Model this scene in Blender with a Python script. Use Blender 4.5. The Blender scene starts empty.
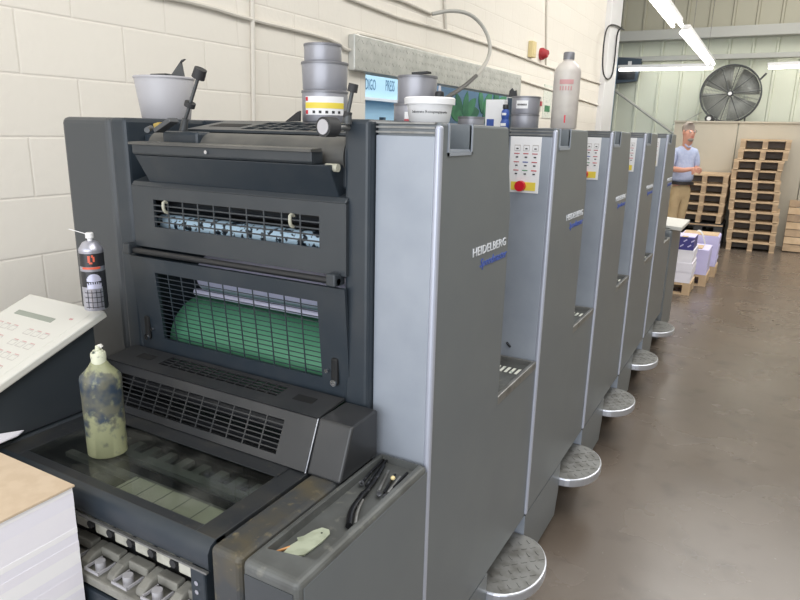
import bpy, bmesh, math, random
from mathutils import Vector, Matrix
random.seed(7)
SC = bpy.context.scene
COL = SC.collection
PI = math.pi

# ------------------------------------------------------------------ materials
def nmat(name, col, rough=0.5, metal=0.0, noise=None, bump=None, spec=0.5, coat=0.0):
    m = bpy.data.materials.new(name); m.use_nodes = True
    nt = m.node_tree; b = nt.nodes['Principled BSDF']
    b.inputs['Base Color'].default_value = (*col, 1); b.inputs['Roughness'].default_value = rough
    b.inputs['Metallic'].default_value = metal; b.inputs['Specular IOR Level'].default_value = spec
    b.inputs['Coat Weight'].default_value = coat
    tc = nt.nodes.new('ShaderNodeTexCoord')
    if noise:      # list of (scale, colour2, lo, hi)
        prev = None
        for (sc, c2, lo, hi) in noise:
            n = nt.nodes.new('ShaderNodeTexNoise'); n.inputs['Scale'].default_value = sc; n.inputs['Detail'].default_value = 6
            nt.links.new(tc.outputs['Object'], n.inputs['Vector'])
            r = nt.nodes.new('ShaderNodeValToRGB'); r.color_ramp.elements[0].position = lo; r.color_ramp.elements[1].position = hi
            nt.links.new(n.outputs['Fac'], r.inputs['Fac'])
            mx = nt.nodes.new('ShaderNodeMixRGB'); nt.links.new(r.outputs['Color'], mx.inputs['Fac'])
            if prev: nt.links.new(prev, mx.inputs['Color1'])
            else: mx.inputs['Color1'].default_value = (*col, 1)
            mx.inputs['Color2'].default_value = (*c2, 1); prev = mx.outputs['Color']
        nt.links.new(prev, b.inputs['Base Color'])
    if bump:       # (scale, strength, distance)
        n = nt.nodes.new('ShaderNodeTexNoise'); n.inputs['Scale'].default_value = bump[0]; n.inputs['Detail'].default_value = 4
        nt.links.new(tc.outputs['Object'], n.inputs['Vector'])
        bp = nt.nodes.new('ShaderNodeBump'); bp.inputs['Strength'].default_value = bump[1]; bp.inputs['Distance'].default_value = bump[2]
        nt.links.new(n.outputs['Fac'], bp.inputs['Height']); nt.links.new(bp.outputs['Normal'], b.inputs['Normal'])
    return m
def emat(name, col, s):
    m = bpy.data.materials.new(name); m.use_nodes = True
    b = m.node_tree.nodes['Principled BSDF']; b.inputs['Base Color'].default_value = (*col, 1)
    b.inputs['Emission Color'].default_value = (*col, 1); b.inputs['Emission Strength'].default_value = s
    return m
def srgb(r, g, b):
    f = lambda c: (c/255/12.92) if c/255 <= 0.04045 else ((c/255+0.055)/1.055)**2.4
    return (f(r), f(g), f(b))

M = {}
M['dark'] = nmat('dark_slate_paint', srgb(50,55,60), 0.36, noise=[(9, srgb(56,60,64), .45, .75)])
M['dark2'] = nmat('charcoal_paint', srgb(40,48,56), 0.38, noise=[(14, srgb(48,54,60), .45, .7)])
M['deck'] = nmat('worn_black_paint', srgb(44,46,49), 0.38, noise=[(7, srgb(70,68,62), .5, .8), (60, srgb(86,82,72), .62, .8)])
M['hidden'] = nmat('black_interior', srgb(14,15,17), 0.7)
M['grey'] = nmat('press_grey_shaded', srgb(107,112,116), 0.36, metal=0.1, noise=[(5, srgb(111,116,119), .4, .7)])  # press grey darkened, so the colour carries the shade of the sides
M['front'] = nmat('press_grey_lit', srgb(152,158,168), 0.4, metal=0.1, noise=[(7, srgb(139,146,157), .4, .75)])  # same press grey lightened for the faces turned to the light
M['alu'] = nmat('brushed_aluminium', srgb(200,203,212), 0.3, metal=0.7)
M['chrome'] = nmat('chrome', srgb(215,218,225), 0.15, metal=1.0)
M['steel'] = nmat('dull_steel', srgb(140,140,138), 0.42, metal=0.6, noise=[(20, srgb(110,108,104), .45, .7)])
M['oily'] = nmat('oily_tool_steel', srgb(38,38,40), 0.28, metal=0.6, noise=[(80, srgb(110,110,112), .6, .7)])
M['tray'] = nmat('stained_grey_tray', srgb(98,100,99), 0.45, metal=0.1, noise=[(8, srgb(78,79,77), .4, .65), (40, srgb(116,116,110), .6, .75)])
M['stain'] = nmat('ink_stained_paint', srgb(62,64,66), 0.4, noise=[(10, srgb(88,80,62), .45, .7), (55, srgb(112,104,84), .6, .75)])
M['armgrey'] = nmat('grubby_cast_grey', srgb(140,138,130), 0.45, noise=[(20, srgb(112,110,104), .45, .7)])
M['console'] = nmat('console_black_paint', srgb(46,47,49), 0.34, noise=[(8, srgb(56,56,57), .45, .75)])
M['trim'] = nmat('lavender_grey_trim', srgb(176,180,194), 0.35, metal=0.25)
M['cover'] = nmat('dark_grey_cover', srgb(66,69,72), 0.4)
M['blockgrey'] = nmat('dusty_white_block', srgb(186,184,172), 0.5, noise=[(40, srgb(160,158,146), .45, .7)])
M['roller'] = nmat('worn_roller', srgb(74,74,72), 0.4, noise=[(12, srgb(92,90,86), .4, .7)])
M['green'] = nmat('green_blanket_rubber', srgb(76,136,104), 0.4, noise=[(4, srgb(94,154,122), .35, .7)])
M['bluefilm'] = nmat('blue_inked_roller', srgb(196,222,240), 0.3, noise=[(50, srgb(24,34,44), .52, .55)])
M['lilac'] = nmat('pale_cylinder', srgb(186,186,208), 0.3, metal=0.3)
M['white'] = nmat('white_plastic', srgb(226,225,226), 0.45)
M['offwhite'] = nmat('cream_plastic', srgb(206,204,197), 0.5)
M['key'] = nmat('key_outline_grey', srgb(178,172,170), 0.5)
M['redk'] = nmat('red_print', srgb(176,70,80), 0.5)
M['sounder'] = nmat('faded_red_sounder', srgb(168,44,52), 0.5)
M['redkey'] = nmat('faded_red_print', srgb(190,142,142), 0.5)
M['lcd'] = nmat('grey_display', srgb(142,148,138), 0.25)
M['tin'] = nmat('grey_tin', srgb(150,150,157), 0.38, metal=0.35)
M['tinrim'] = nmat('grey_tin_rim', srgb(122,122,127), 0.4, metal=0.4)
M['bucket'] = nmat('pale_grey_bucket', srgb(176,174,178), 0.45)
M['black'] = nmat('black_plastic', srgb(32,33,36), 0.4)
M['blackrub'] = nmat('black_rubber', srgb(48,48,50), 0.65)
M['yellow'] = nmat('yellow_print', srgb(222,200,76), 0.5)
M['red'] = nmat('red_plastic', srgb(200,30,48), 0.35)
M['blue'] = nmat('blue_plastic', srgb(48,78,150), 0.4)
M['bluetxt'] = nmat('blue_print', srgb(66,88,160), 0.4)
M['whitetxt'] = nmat('white_print', srgb(215,218,224), 0.4)
M['paper'] = nmat('white_paper', srgb(243,240,246), 0.8, noise=[(3, srgb(238,234,244), .4, .6)])
M['paper2'] = nmat('cool_white_paper', srgb(238,235,245), 0.8)
M['paper3'] = nmat('warm_white_paper', srgb(247,245,248), 0.8)
M['lilacpaper'] = nmat('lilac_paper', srgb(206,200,236), 0.8)
M['board'] = nmat('tan_greyboard', srgb(204,184,160), 0.8, noise=[(30, srgb(197,176,151), .4, .6)])
M['kraft'] = nmat('brown_card', srgb(196,170,138), 0.8)
M['reamblue'] = nmat('indigo_ream_wrap', srgb(66,62,132), 0.5, noise=[(22, srgb(150,150,200), .66, .7)])
M['wood'] = nmat('pallet_pine', srgb(208,182,150), 0.75, noise=[(6, srgb(190,162,128), .4, .7)])
M['shadewood'] = nmat('shadow_grey_timber', srgb(104,98,94), 0.85)  # shade inside the pallet openings, put into the colour
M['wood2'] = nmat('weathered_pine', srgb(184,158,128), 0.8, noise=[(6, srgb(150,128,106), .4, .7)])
M['plast'] = nmat('dark_pallet_plastic', srgb(62,62,64), 0.6)
M['galv'] = nmat('galvanised_steel', srgb(204,204,200), 0.42, metal=0.45, noise=[(14, srgb(190,191,187), .4, .6)])
M['conduit'] = nmat('painted_conduit', srgb(214,208,198), 0.6)
M['greypipe'] = nmat('grey_hose', srgb(176,174,168), 0.5)
M['beam'] = nmat('grey_steelwork', srgb(172,172,166), 0.6)
M['part'] = nmat('beige_board', srgb(190,182,166), 0.8, noise=[(2, srgb(182,175,160), .4, .7)])
M['tube'] = emat('fluorescent_tube', (1.0, 0.98, 0.92), 7.0)
M['skin'] = nmat('skin', srgb(206,152,132), 0.6)
M['hair'] = nmat('grey_hair', srgb(150,140,132), 0.85)
M['shirt'] = nmat('pale_blue_shirt', srgb(168,178,208), 0.85, noise=[(30, srgb(180,188,214), .4, .6)])
M['chino'] = nmat('khaki_chinos', srgb(186,164,128), 0.9, noise=[(8, srgb(172,150,116), .4, .7)])
M['leather'] = nmat('black_leather', srgb(40,36,36), 0.5)
M['brass'] = nmat('brass', srgb(190,166,96), 0.4, metal=0.7)
M['skyroom'] = nmat('pale_blue_room_paint', srgb(184,218,236), 0.8)
M['roomblue'] = nmat('mid_blue_room_paint', srgb(118,146,176), 0.8)
M['leaf'] = nmat('green_leaf_print', srgb(84,150,104), 0.6, noise=[(6, srgb(60,120,86), .4, .6)])
M['leaf2'] = nmat('dark_leaf_print', srgb(58,116,84), 0.6)
M['teal'] = nmat('room_text_ink', srgb(78,120,150), 0.7)
M['fanwire'] = nmat('fan_wire', srgb(84,86,88), 0.5, metal=0.4)
M['cagewire'] = nmat('grey_cage_wire', srgb(140,142,138), 0.5, metal=0.3)
M['blade'] = nmat('fan_blade_grey', srgb(158,160,156), 0.5, metal=0.2)
M['speaker'] = nmat('blue_grey_box', srgb(62,74,86), 0.5)
M['beigebox'] = nmat('beige_plastic', srgb(220,202,150), 0.5)
M['notice'] = nmat('pale_notice', srgb(222,224,214), 0.8, noise=[(60, srgb(150,170,160), .6, .65)])
M['putty'] = nmat('wax_scraper_plastic', srgb(170,176,156), 0.5, noise=[(30, srgb(140,146,126), .45, .7)])
M['glue'] = nmat('brown_stain', srgb(206,150,96), 0.5)
M['beige_plate'] = nmat('aged_cream_plate', srgb(176,174,158), 0.45)
M['canlabel'] = nmat('black_can_label', srgb(40,40,44), 0.3)
M['cansilver'] = nmat('silver_can', srgb(180,180,192), 0.3, metal=0.6)
M['orange'] = nmat('orange_flame_print', srgb(206,92,68), 0.4)

# squeeze bottle: clear yellowish plastic, ink smeared
def bottle_mat():
    m = nmat('ink_smeared_bottle', srgb(158,158,120), 0.4)
    nt = m.node_tree; b = nt.nodes['Principled BSDF']; tc = nt.nodes['Texture Coordinate']
    sep = nt.nodes.new('ShaderNodeSeparateXYZ'); nt.links.new(tc.outputs['Object'], sep.inputs[0])
    n = nt.nodes.new('ShaderNodeTexNoise'); n.inputs['Scale'].default_value = 42; n.inputs['Detail'].default_value = 6
    nt.links.new(tc.outputs['Object'], n.inputs['Vector'])
    # smear mostly on the upper half of the body
    mr = nt.nodes.new('ShaderNodeMapRange'); mr.inputs['From Min'].default_value = 0.02; mr.inputs['From Max'].default_value = 0.13
    mr.inputs['To Min'].default_value = -0.12; mr.inputs['To Max'].default_value = 0.22
    nt.links.new(sep.outputs['Z'], mr.inputs['Value'])
    m2 = nt.nodes.new('ShaderNodeMapRange'); m2.inputs['From Min'].default_value = 0.205; m2.inputs['From Max'].default_value = 0.225
    m2.inputs['To Min'].default_value = 0.0; m2.inputs['To Max'].default_value = -0.22
    nt.links.new(sep.outputs['Z'], m2.inputs['Value'])
    a = nt.nodes.new('ShaderNodeMath'); a.operation = 'ADD'; nt.links.new(mr.outputs[0], a.inputs[0]); nt.links.new(n.outputs['Fac'], a.inputs[1])
    a2 = nt.nodes.new('ShaderNodeMath'); a2.operation = 'ADD'; nt.links.new(a.outputs[0], a2.inputs[0]); nt.links.new(m2.outputs[0], a2.inputs[1])
    r = nt.nodes.new('ShaderNodeValToRGB'); r.color_ramp.elements[0].position = .5; r.color_ramp.elements[1].position = .66
    nt.links.new(a2.outputs[0], r.inputs['Fac'])
    n2 = nt.nodes.new('ShaderNodeTexNoise'); n2.inputs['Scale'].default_value = 26; nt.links.new(tc.outputs['Object'], n2.inputs['Vector'])
    r2 = nt.nodes.new('ShaderNodeValToRGB'); r2.color_ramp.elements[0].color = (*srgb(50,62,76), 1); r2.color_ramp.elements[1].color = (*srgb(96,96,84), 1)
    r2.color_ramp.elements[0].position = .42; r2.color_ramp.elements[1].position = .6
    nt.links.new(n2.outputs['Fac'], r2.inputs['Fac'])
    mx = nt.nodes.new('ShaderNodeMixRGB'); mx.inputs['Color1'].default_value = (*srgb(142,144,112), 1)
    nt.links.new(r.outputs['Color'], mx.inputs['Fac']); nt.links.new(r2.outputs['Color'], mx.inputs['Color2'])
    nt.links.new(mx.outputs['Color'], b.inputs['Base Color'])
    return m
M['bottle'] = bottle_mat()
M['dirtywhite'] = nmat('ink_specked_white', srgb(206,208,186), 0.5, noise=[(60, srgb(60,70,66), .6, .7)])
M['milky'] = nmat('milky_bottle', srgb(196,190,182), 0.35, noise=[(14, srgb(180,172,168), .4, .65)])

def glass_mat():
    m = bpy.data.materials.new('cover_glass'); m.use_nodes = True; nt = m.node_tree
    nt.nodes.remove(nt.nodes['Principled BSDF'])
    out = nt.nodes['Material Output']
    tr = nt.nodes.new('ShaderNodeBsdfTransparent'); tr.inputs[0].default_value = (.80, .83, .80, 1)
    gl = nt.nodes.new('ShaderNodeBsdfGlossy'); gl.inputs['Roughness'].default_value = 0.06
    df = nt.nodes.new('ShaderNodeBsdfDiffuse'); df.inputs[0].default_value = (.35, .35, .33, 1)
    lw = nt.nodes.new('ShaderNodeLayerWeight'); pw = nt.nodes.new('ShaderNodeMath'); pw.operation = 'POWER'; pw.inputs[1].default_value = 3.5; nt.links.new(lw.outputs['Facing'], pw.inputs[0])
    fr = nt.nodes.new('ShaderNodeMath'); fr.operation = 'MULTIPLY_ADD'; fr.inputs[1].default_value = .6; fr.inputs[2].default_value = .04; nt.links.new(pw.outputs[0], fr.inputs[0])
    mx = nt.nodes.new('ShaderNodeMixShader'); nt.links.new(fr.outputs[0], mx.inputs[0]); nt.links.new(tr.outputs[0], mx.inputs[1]); nt.links.new(gl.outputs[0], mx.inputs[2])
    n = nt.nodes.new('ShaderNodeTexNoise'); n.inputs['Scale'].default_value = 11; n.inputs['Detail'].default_value = 7
    tc = nt.nodes.new('ShaderNodeTexCoord'); nt.links.new(tc.outputs['Object'], n.inputs['Vector'])
    r = nt.nodes.new('ShaderNodeValToRGB'); r.color_ramp.elements[0].position = .45; r.color_ramp.elements[1].position = .8
    r.color_ramp.elements[0].color = (.01, .01, .01, 1); r.color_ramp.elements[1].color = (.14, .14, .14, 1)
    nt.links.new(n.outputs['Fac'], r.inputs['Fac'])
    m2 = nt.nodes.new('ShaderNodeMixShader'); nt.links.new(r.outputs[0], m2.inputs[0]); nt.links.new(mx.outputs[0], m2.inputs[1]); nt.links.new(df.outputs[0], m2.inputs[2])
    nt.links.new(m2.outputs[0], out.inputs['Surface'])
    return m
M['glass'] = glass_mat()

def block_mat():
    m = nmat('painted_blockwork', srgb(226,220,208), 0.55)
    nt = m.node_tree; b = nt.nodes['Principled BSDF']; tc = nt.nodes['Texture Coordinate']
    sep = nt.nodes.new('ShaderNodeSeparateXYZ'); nt.links.new(tc.outputs['Object'], sep.inputs[0])
    cmb = nt.nodes.new('ShaderNodeCombineXYZ')
    ad = nt.nodes.new('ShaderNodeMath'); ad.operation = 'ADD'; ad.inputs[1].default_value = BLK_Y; nt.links.new(sep.outputs['Y'], ad.inputs[0])
    az = nt.nodes.new('ShaderNodeMath'); az.operation = 'ADD'; az.inputs[1].default_value = BLK_Z; nt.links.new(sep.outputs['Z'], az.inputs[0])
    nt.links.new(ad.outputs[0], cmb.inputs['X']); nt.links.new(az.outputs[0], cmb.inputs['Y'])
    br = nt.nodes.new('ShaderNodeTexBrick'); br.inputs['Scale'].default_value = 1.0
    br.inputs['Brick Width'].default_value = 0.45; br.inputs['Row Height'].default_value = 0.22
    br.inputs['Mortar Size'].default_value = 0.007; br.inputs['Mortar Smooth'].default_value = 1.0
    br.inputs['Color1'].default_value = (*srgb(232,226,216), 1); br.inputs['Color2'].default_value = (*srgb(235,229,219), 1)
    br.inputs['Mortar'].default_value = (*srgb(227,220,210), 1)
    nt.links.new(cmb.outputs[0], br.inputs['Vector'])
    nt.links.new(br.outputs['Color'], b.inputs['Base Color'])
    n = nt.nodes.new('ShaderNodeTexNoise'); n.inputs['Scale'].default_value = 26; n.inputs['Detail'].default_value = 6
    nt.links.new(tc.outputs['Object'], n.inputs['Vector'])
    h = nt.nodes.new('ShaderNodeMath'); h.operation = 'MULTIPLY_ADD'; h.inputs[1].default_value = -1.0
    nt.links.new(br.outputs['Fac'], h.inputs[0]); nt.links.new(n.outputs['Fac'], h.inputs[2])
    bp = nt.nodes.new('ShaderNodeBump'); bp.inputs['Strength'].default_value = 0.4; bp.inputs['Distance'].default_value = 0.004
    nt.links.new(h.outputs[0], bp.inputs['Height']); nt.links.new(bp.outputs['Normal'], b.inputs['Normal'])
    return m
BLK_Y, BLK_Z = 0.0, 0.0
# a bed joint at z = 1.605, 1.825, 2.02 and a head joint at y = 1.485
BLK_Z = 0.22*10 - 1.597; BLK_Y = 0.45*10 - 1.47
M['block'] = block_mat()

def floor_mat():
    m = nmat('polished_concrete', srgb(99,89,80), 0.3, noise=[(1.3, srgb(111,100,90), .35, .7), (6, srgb(86,77,70), .55, .8), (55, srgb(128,120,110), .68, .78)], bump=(30, .03, .001))
    nt = m.node_tree; b = nt.nodes['Principled BSDF']
    n = nt.nodes.new('ShaderNodeTexNoise'); n.inputs['Scale'].default_value = 2.5; n.inputs['Detail'].default_value = 5
    nt.links.new(nt.nodes['Texture Coordinate'].outputs['Object'], n.inputs['Vector'])
    mr = nt.nodes.new('ShaderNodeMapRange'); mr.inputs['To Min'].default_value = .16; mr.inputs['To Max'].default_value = .36
    nt.links.new(n.outputs['Fac'], mr.inputs['Value']); nt.links.new(mr.outputs[0], b.inputs['Roughness'])
    return m
M['floor'] = floor_mat()
M['clad'] = nmat('pale_green_cladding', srgb(214,217,200), 0.5)
M['cladup'] = nmat('shaded_beige_cladding', srgb(172,168,150), 0.6)  # dimmer light above the beam, put into the sheet colour
M['ceil'] = nmat('ceiling_sheet', srgb(190,188,178), 0.8)

# ------------------------------------------------------------------ geometry helpers
ORG = {}
def org_of(p):
    while p is not None:
        if p.name in ORG: return ORG[p.name]
        p = p.parent
    return Vector((0, 0, 0))

class MB:
    def __init__(s): s.bm = bmesh.new()
    def box(s, x0, x1, y0, y1, z0, z1):
        return s.obox((0, 0, 0), (1, 0, 0), (0, 1, 0), (0, 0, 1), x0, x1, y0, y1, z0, z1)
    def obox(s, O, U, V, N, u0, u1, v0, v1, n0, n1):
        O, U, V, N = Vector(O), Vector(U), Vector(V), Vector(N)
        v = [s.bm.verts.new(O+U*a+V*b+N*c) for c in (n0, n1) for b in (v0, v1) for a in (u0, u1)]
        for f in ((0, 2, 3, 1), (4, 5, 7, 6), (0, 1, 5, 4), (2, 6, 7, 3), (0, 4, 6, 2), (1, 3, 7, 5)):
            s.bm.faces.new([v[i] for i in f])
        return s
    def prism(s, pts, ax, a, b):     # pts in the two other axes (in order), extruded along ax
        def mk(p, t):
            return {'x': (t, p[0], p[1]), 'y': (p[0], t, p[1]), 'z': (p[0], p[1], t)}[ax]
        A = [s.bm.verts.new(mk(p, a)) for p in pts]; B = [s.bm.verts.new(mk(p, b)) for p in pts]
        n = len(pts)
        s.bm.faces.new(A); s.bm.faces.new(B[::-1])
        for i in range(n): s.bm.faces.new((A[i], B[i], B[(i+1) % n], A[(i+1) % n]))
        return s
    def cyl(s, p0, p1, r0, r1=None, n=24, cap=True):
        r1 = r0 if r1 is None else r1
        p0, p1 = Vector(p0), Vector(p1); d = (p1-p0).normalized()
        a = d.orthogonal().normalized(); b = d.cross(a)
        A = [s.bm.verts.new(p0+(a*math.cos(t)+b*math.sin(t))*r0) for t in [2*PI*i/n for i in range(n)]]
        B = [s.bm.verts.new(p1+(a*math.cos(t)+b*math.sin(t))*r1) for t in [2*PI*i/n for i in range(n)]]
        for i in range(n): s.bm.faces.new((A[i], A[(i+1) % n], B[(i+1) % n], B[i]))
        if cap: s.bm.faces.new(A[::-1]); s.bm.faces.new(B)
        return s
    def lathe(s, prof, c=(0, 0, 0), n=32, sx=1.0, sy=1.0):
        rings = []
        for r, z in prof:
            if r < 1e-5: rings.append([s.bm.verts.new((c[0], c[1], c[2]+z))])
            else: rings.append([s.bm.verts.new((c[0]+sx*r*math.cos(2*PI*i/n), c[1]+sy*r*math.sin(2*PI*i/n), c[2]+z)) for i in range(n)])
        for A, B in zip(rings, rings[1:]):
            for i in range(n):
                j = (i+1) % n
                if len(A) == 1 and len(B) == 1: continue
                if len(A) == 1: s.bm.faces.new((A[0], B[j], B[i]))
                elif len(B) == 1: s.bm.faces.new((A[i], A[j], B[0]))
                else: s.bm.faces.new((A[i], A[j], B[j], B[i]))
        if len(rings[0]) > 1: s.bm.faces.new(rings[0][::-1])
        if len(rings[-1]) > 1: s.bm.faces.new(rings[-1])
        return s
    def tube(s, pts, r, n=8, smooth=0):
        P = [Vector(p) for p in pts]
        for _ in range(smooth):
            Q = [P[0]]
            for a, b in zip(P, P[1:]): Q += [a*.75+b*.25, a*.25+b*.75]
            Q.append(P[-1]); P = Q
        rings = []; up = None
        for i, p in enumerate(P):
            d = (P[min(i+1, len(P)-1)]-P[max(i-1, 0)])
            if d.length < 1e-9: d = Vector((0, 0, 1))
            d.normalize()
            if up is None: up = d.orthogonal().normalized()
            up = (up-d*up.dot(d))
            if up.length < 1e-6: up = d.orthogonal()
            up.normalize(); b = d.cross(up)
            rings.append([s.bm.verts.new(p+(up*math.cos(2*PI*k/n)+b*math.sin(2*PI*k/n))*r) for k in range(n)])
        for A, B in zip(rings, rings[1:]):
            for k in range(n): s.bm.faces.new((A[k], A[(k+1) % n], B[(k+1) % n], B[k]))
        s.bm.faces.new(rings[0][::-1]); s.bm.faces.new(rings[-1])
        return s
    def ell(s, c, r, n=16, m=10):
        prof = [(math.sin(PI*i/m), -math.cos(PI*i/m)) for i in range(m+1)]
        rings = []
        for q, z in prof:
            if q < 1e-5: rings.append([s.bm.verts.new((c[0], c[1], c[2]+z*r[2]))])
            else: rings.append([s.bm.verts.new((c[0]+q*r[0]*math.cos(2*PI*i/n), c[1]+q*r[1]*math.sin(2*PI*i/n), c[2]+z*r[2])) for i in range(n)])
        for A, B in zip(rings, rings[1:]):
            for i in range(n):
                j = (i+1) % n
                if len(A) == 1: s.bm.faces.new((A[0], B[j], B[i]))
                elif len(B) == 1: s.bm.faces.new((A[i], A[j], B[0]))
                else: s.bm.faces.new((A[i], A[j], B[j], B[i]))
        return s
    # panel with one rectangular grid opening; u,v in metres, hole (hu0,hu1,hv0,hv1)
    def grille(s, O, U, V, N, w, h, t, hole, nc, nr, bar=0.004, hbar=None, gth=None):
        hbar = hbar or bar
        hu0, hu1, hv0, hv1 = hole; g0 = t-min(t, gth) if gth else t*.15; g1 = t*.85 if not gth else t
        s.obox(O, U, V, N, 0, hu0, 0, h, 0, t); s.obox(O, U, V, N, hu1, w, 0, h, 0, t)
        s.obox(O, U, V, N, hu0, hu1, 0, hv0, 0, t); s.obox(O, U, V, N, hu0, hu1, hv1, h, 0, t)
        for i in range(1, nc):
            u = hu0+(hu1-hu0)*i/nc; s.obox(O, U, V, N, u-bar/2, u+bar/2, hv0, hv1, g0, g1)
        for i in range(1, nr):
            v = hv0+(hv1-hv0)*i/nr; s.obox(O, U, V, N, hu0, hu1, v-hbar/2, v+hbar/2, g0, g1-.0003)
        return s
    def build(s, name, mat, parent=None, smooth=False, bevel=0, seg=2, local=False):
        bmesh.ops.recalc_face_normals(s.bm, faces=s.bm.faces)
        o_ = Vector((0, 0, 0)) if (parent is None or local) else org_of(parent)
        if o_.length > 0: bmesh.ops.translate(s.bm, verts=s.bm.verts, vec=-o_)
        me = bpy.data.meshes.new(name); s.bm.to_mesh(me); s.bm.free()
        o = bpy.data.objects.new(name, me); COL.objects.link(o)
        if mat: me.materials.append(M[mat])
        if smooth:
            for p in me.polygons: p.use_smooth = True
            me.set_sharp_from_angle(angle=math.radians(40))
        if bevel:
            b = o.modifiers.new('bevel', 'BEVEL'); b.width = bevel; b.segments = seg; b.limit_method = 'ANGLE'; b.angle_limit = math.radians(40)
            b.harden_normals = False
        if parent: o.parent = parent
        return o

def bake(o):
    dg = bpy.context.evaluated_depsgraph_get(); dg.update()
    me = bpy.data.meshes.new_from_object(o.evaluated_get(dg)); me.name = o.name
    o.modifiers.clear(); o.data = me
def cut(o, cutter):
    c = cutter.build('cutter_tmp', None)
    c.location = -org_of(o.parent) if o.parent else (0, 0, 0)
    m = o.modifiers.new('b', 'BOOLEAN'); m.object = c; m.solver = 'EXACT'
    bpy.context.view_layer.update()
    # compare in the same frame: o sits at local 0 under its root
    mw = o.parent.matrix_world.copy() if o.parent else Matrix()
    c.matrix_world = o.matrix_world @ Matrix.Translation(-org_of(o.parent) if o.parent else (0, 0, 0))
    bpy.context.view_layer.update()
    bake(o); bpy.data.objects.remove(c)

def tag(o, label=None, cat=None, group=None, kind=None):
    if label: o['label'] = label
    if cat: o['category'] = cat
    if group: o['group'] = group
    if kind: o['kind'] = kind
    return o
def thing(name, label, cat, loc=(0, 0, 0), rz=0, group=None, org=True):
    o = bpy.data.objects.new(name, None); COL.objects.link(o); o.location = loc; o.rotation_euler = (0, 0, rz)
    o.empty_display_size = 0.1
    if org: ORG[o.name] = Vector(loc)       # parts are given in world coordinates
    else: ORG[o.name] = Vector((0, 0, 0))   # parts are given in the thing's own frame
    return tag(o, label, cat, group)
def copy_tree(o, parent=None):
    c = o.copy(); COL.objects.link(c)
    if parent: c.parent = parent
    for ch in [x for x in bpy.data.objects if x.parent == o]: copy_tree(ch, c)
    return c
def struct(o): o['kind'] = 'structure'; return o
def text(name, s, size, mat, parent, O, U, V, ext=0.0006, sx=1.0, align='LEFT', shear=0.0):
    cu = bpy.data.curves.new(name, 'FONT'); cu.body = s; cu.size = size; cu.extrude = ext; cu.align_x = align; cu.shear = shear
    cu.resolution_u = 2
    t = bpy.data.objects.new(name+'_tmp', cu); COL.objects.link(t)
    dg = bpy.context.evaluated_depsgraph_get(); dg.update()
    me = bpy.data.meshes.new_from_object(t.evaluated_get(dg)); bpy.data.objects.remove(t)
    me.name = name
    U, V = Vector(U), Vector(V); N = U.cross(V)
    mt = Matrix(((U[0], V[0], N[0], O[0]), (U[1], V[1], N[1], O[1]), (U[2], V[2], N[2], O[2]), (0, 0, 0, 1)))
    me.transform(mt @ Matrix.Diagonal((sx, 1, 1, 1)))
    if parent: me.transform(Matrix.Translation(-org_of(parent)))
    me.materials.clear(); me.materials.append(M[mat])
    o = bpy.data.objects.new(name, me); COL.objects.link(o)
    if parent: o.parent = parent
    return o
XA, YA, ZA = (1, 0, 0), (0, 1, 0), (0, 0, 1)

# ------------------------------------------------------------------ the setting
struct(MB().box(-7, 5, -3.2, 13.3, -0.1, 0).build('floor', 'floor'))
w = MB()
WY0, WY1, WZ1 = 3.78, 6.95, 2.015
w.box(-2.6, -2.4, -3.2, WY0, 0, 5.2); w.box(-2.6, -2.4, WY1, 10.25, 0, 5.2)
w.box(-2.6, -2.4, WY0, WY1, 0, 1.1); w.box(-2.5, -2.4, WY0, WY1, WZ1, 5.2)
struct(w.build('wall_left', 'block'))
# far cladding: ribbed sheet
w = MB(); x = -7.0; pts = []
while x < 5.0:
    pts += [(x, 13.0), (x+.30, 13.0), (x+.315, 12.965), (x+.345, 12.965), (x+.36, 13.0)]; x += .36
pts += [(5.0, 13.0), (5.0, 13.1), (-7.0, 13.1)]
w.prism(pts, 'z', 0, 3.30)
struct(w.build('wall_far', 'clad'))
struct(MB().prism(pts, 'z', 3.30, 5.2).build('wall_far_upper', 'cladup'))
struct(MB().box(4.8, 5.0, -3.2, 13.0, 0, 5.2).build('wall_right', 'ceil'))
struct(MB().box(-7, 5, -3.2, 13.3, 5.2, 5.3).build('ceiling', 'ceil'))
# room behind the window
struct(MB().box(-4.3, -4.2, 2.5, 12.2, 0, 3.0).build('wall_office', 'skyroom'))
struct(MB().box(-4.2, -2.6, 12.2, 12.3, 0, 3.0).build('wall_office_end', 'roomblue'))
struct(MB().box(-4.2, -2.6, 2.5, 12.2, 3.0, 3.05).build('ceiling_office', 'ceil'))
struct(MB().box(-4.2, -2.6, 2.5, 2.6, 0, 3.0).build('wall_office_near', 'skyroom'))
# steelwork
struct(MB().box(-2.62, -2.32, 10.25, 10.95, 0, 5.2).build('trim_1', 'white', bevel=.01))
struct(MB().box(-6.9, 5, 12.72, 12.96, 3.28, 3.45).build('trim_2', 'beam', bevel=.01))
struct(MB().box(-6.9, 5, 12.78, 12.96, 2.94, 3.02).build('trim_3', 'beam', bevel=.006))
struct(MB().tube([(-2.732,12.850,2.461), (-1.605,12.850,1.699)], .022).build('trim_4', 'beam', smooth=True))
# beige boarded partition in front of the cladding
p = MB()
PX = [-1.49, -.545, .42, 1.4, 2.4]
for a, b in zip(PX, PX[1:]): p.box(a+.006, b-.006, 11.86, 11.9, 0, 1.885)
p.box(-1.49, -1.45, 11.9, 12.7, 0, 1.885); p.box(-1.49, 2.4, 11.9, 12.7, 1.865, 1.885)
struct(p.build('wall_partition', 'part'))
struct(MB().box(-1.5, 2.4, 11.84, 11.92, 1.885, 1.91).build('trim_5', 'part'))

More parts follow.
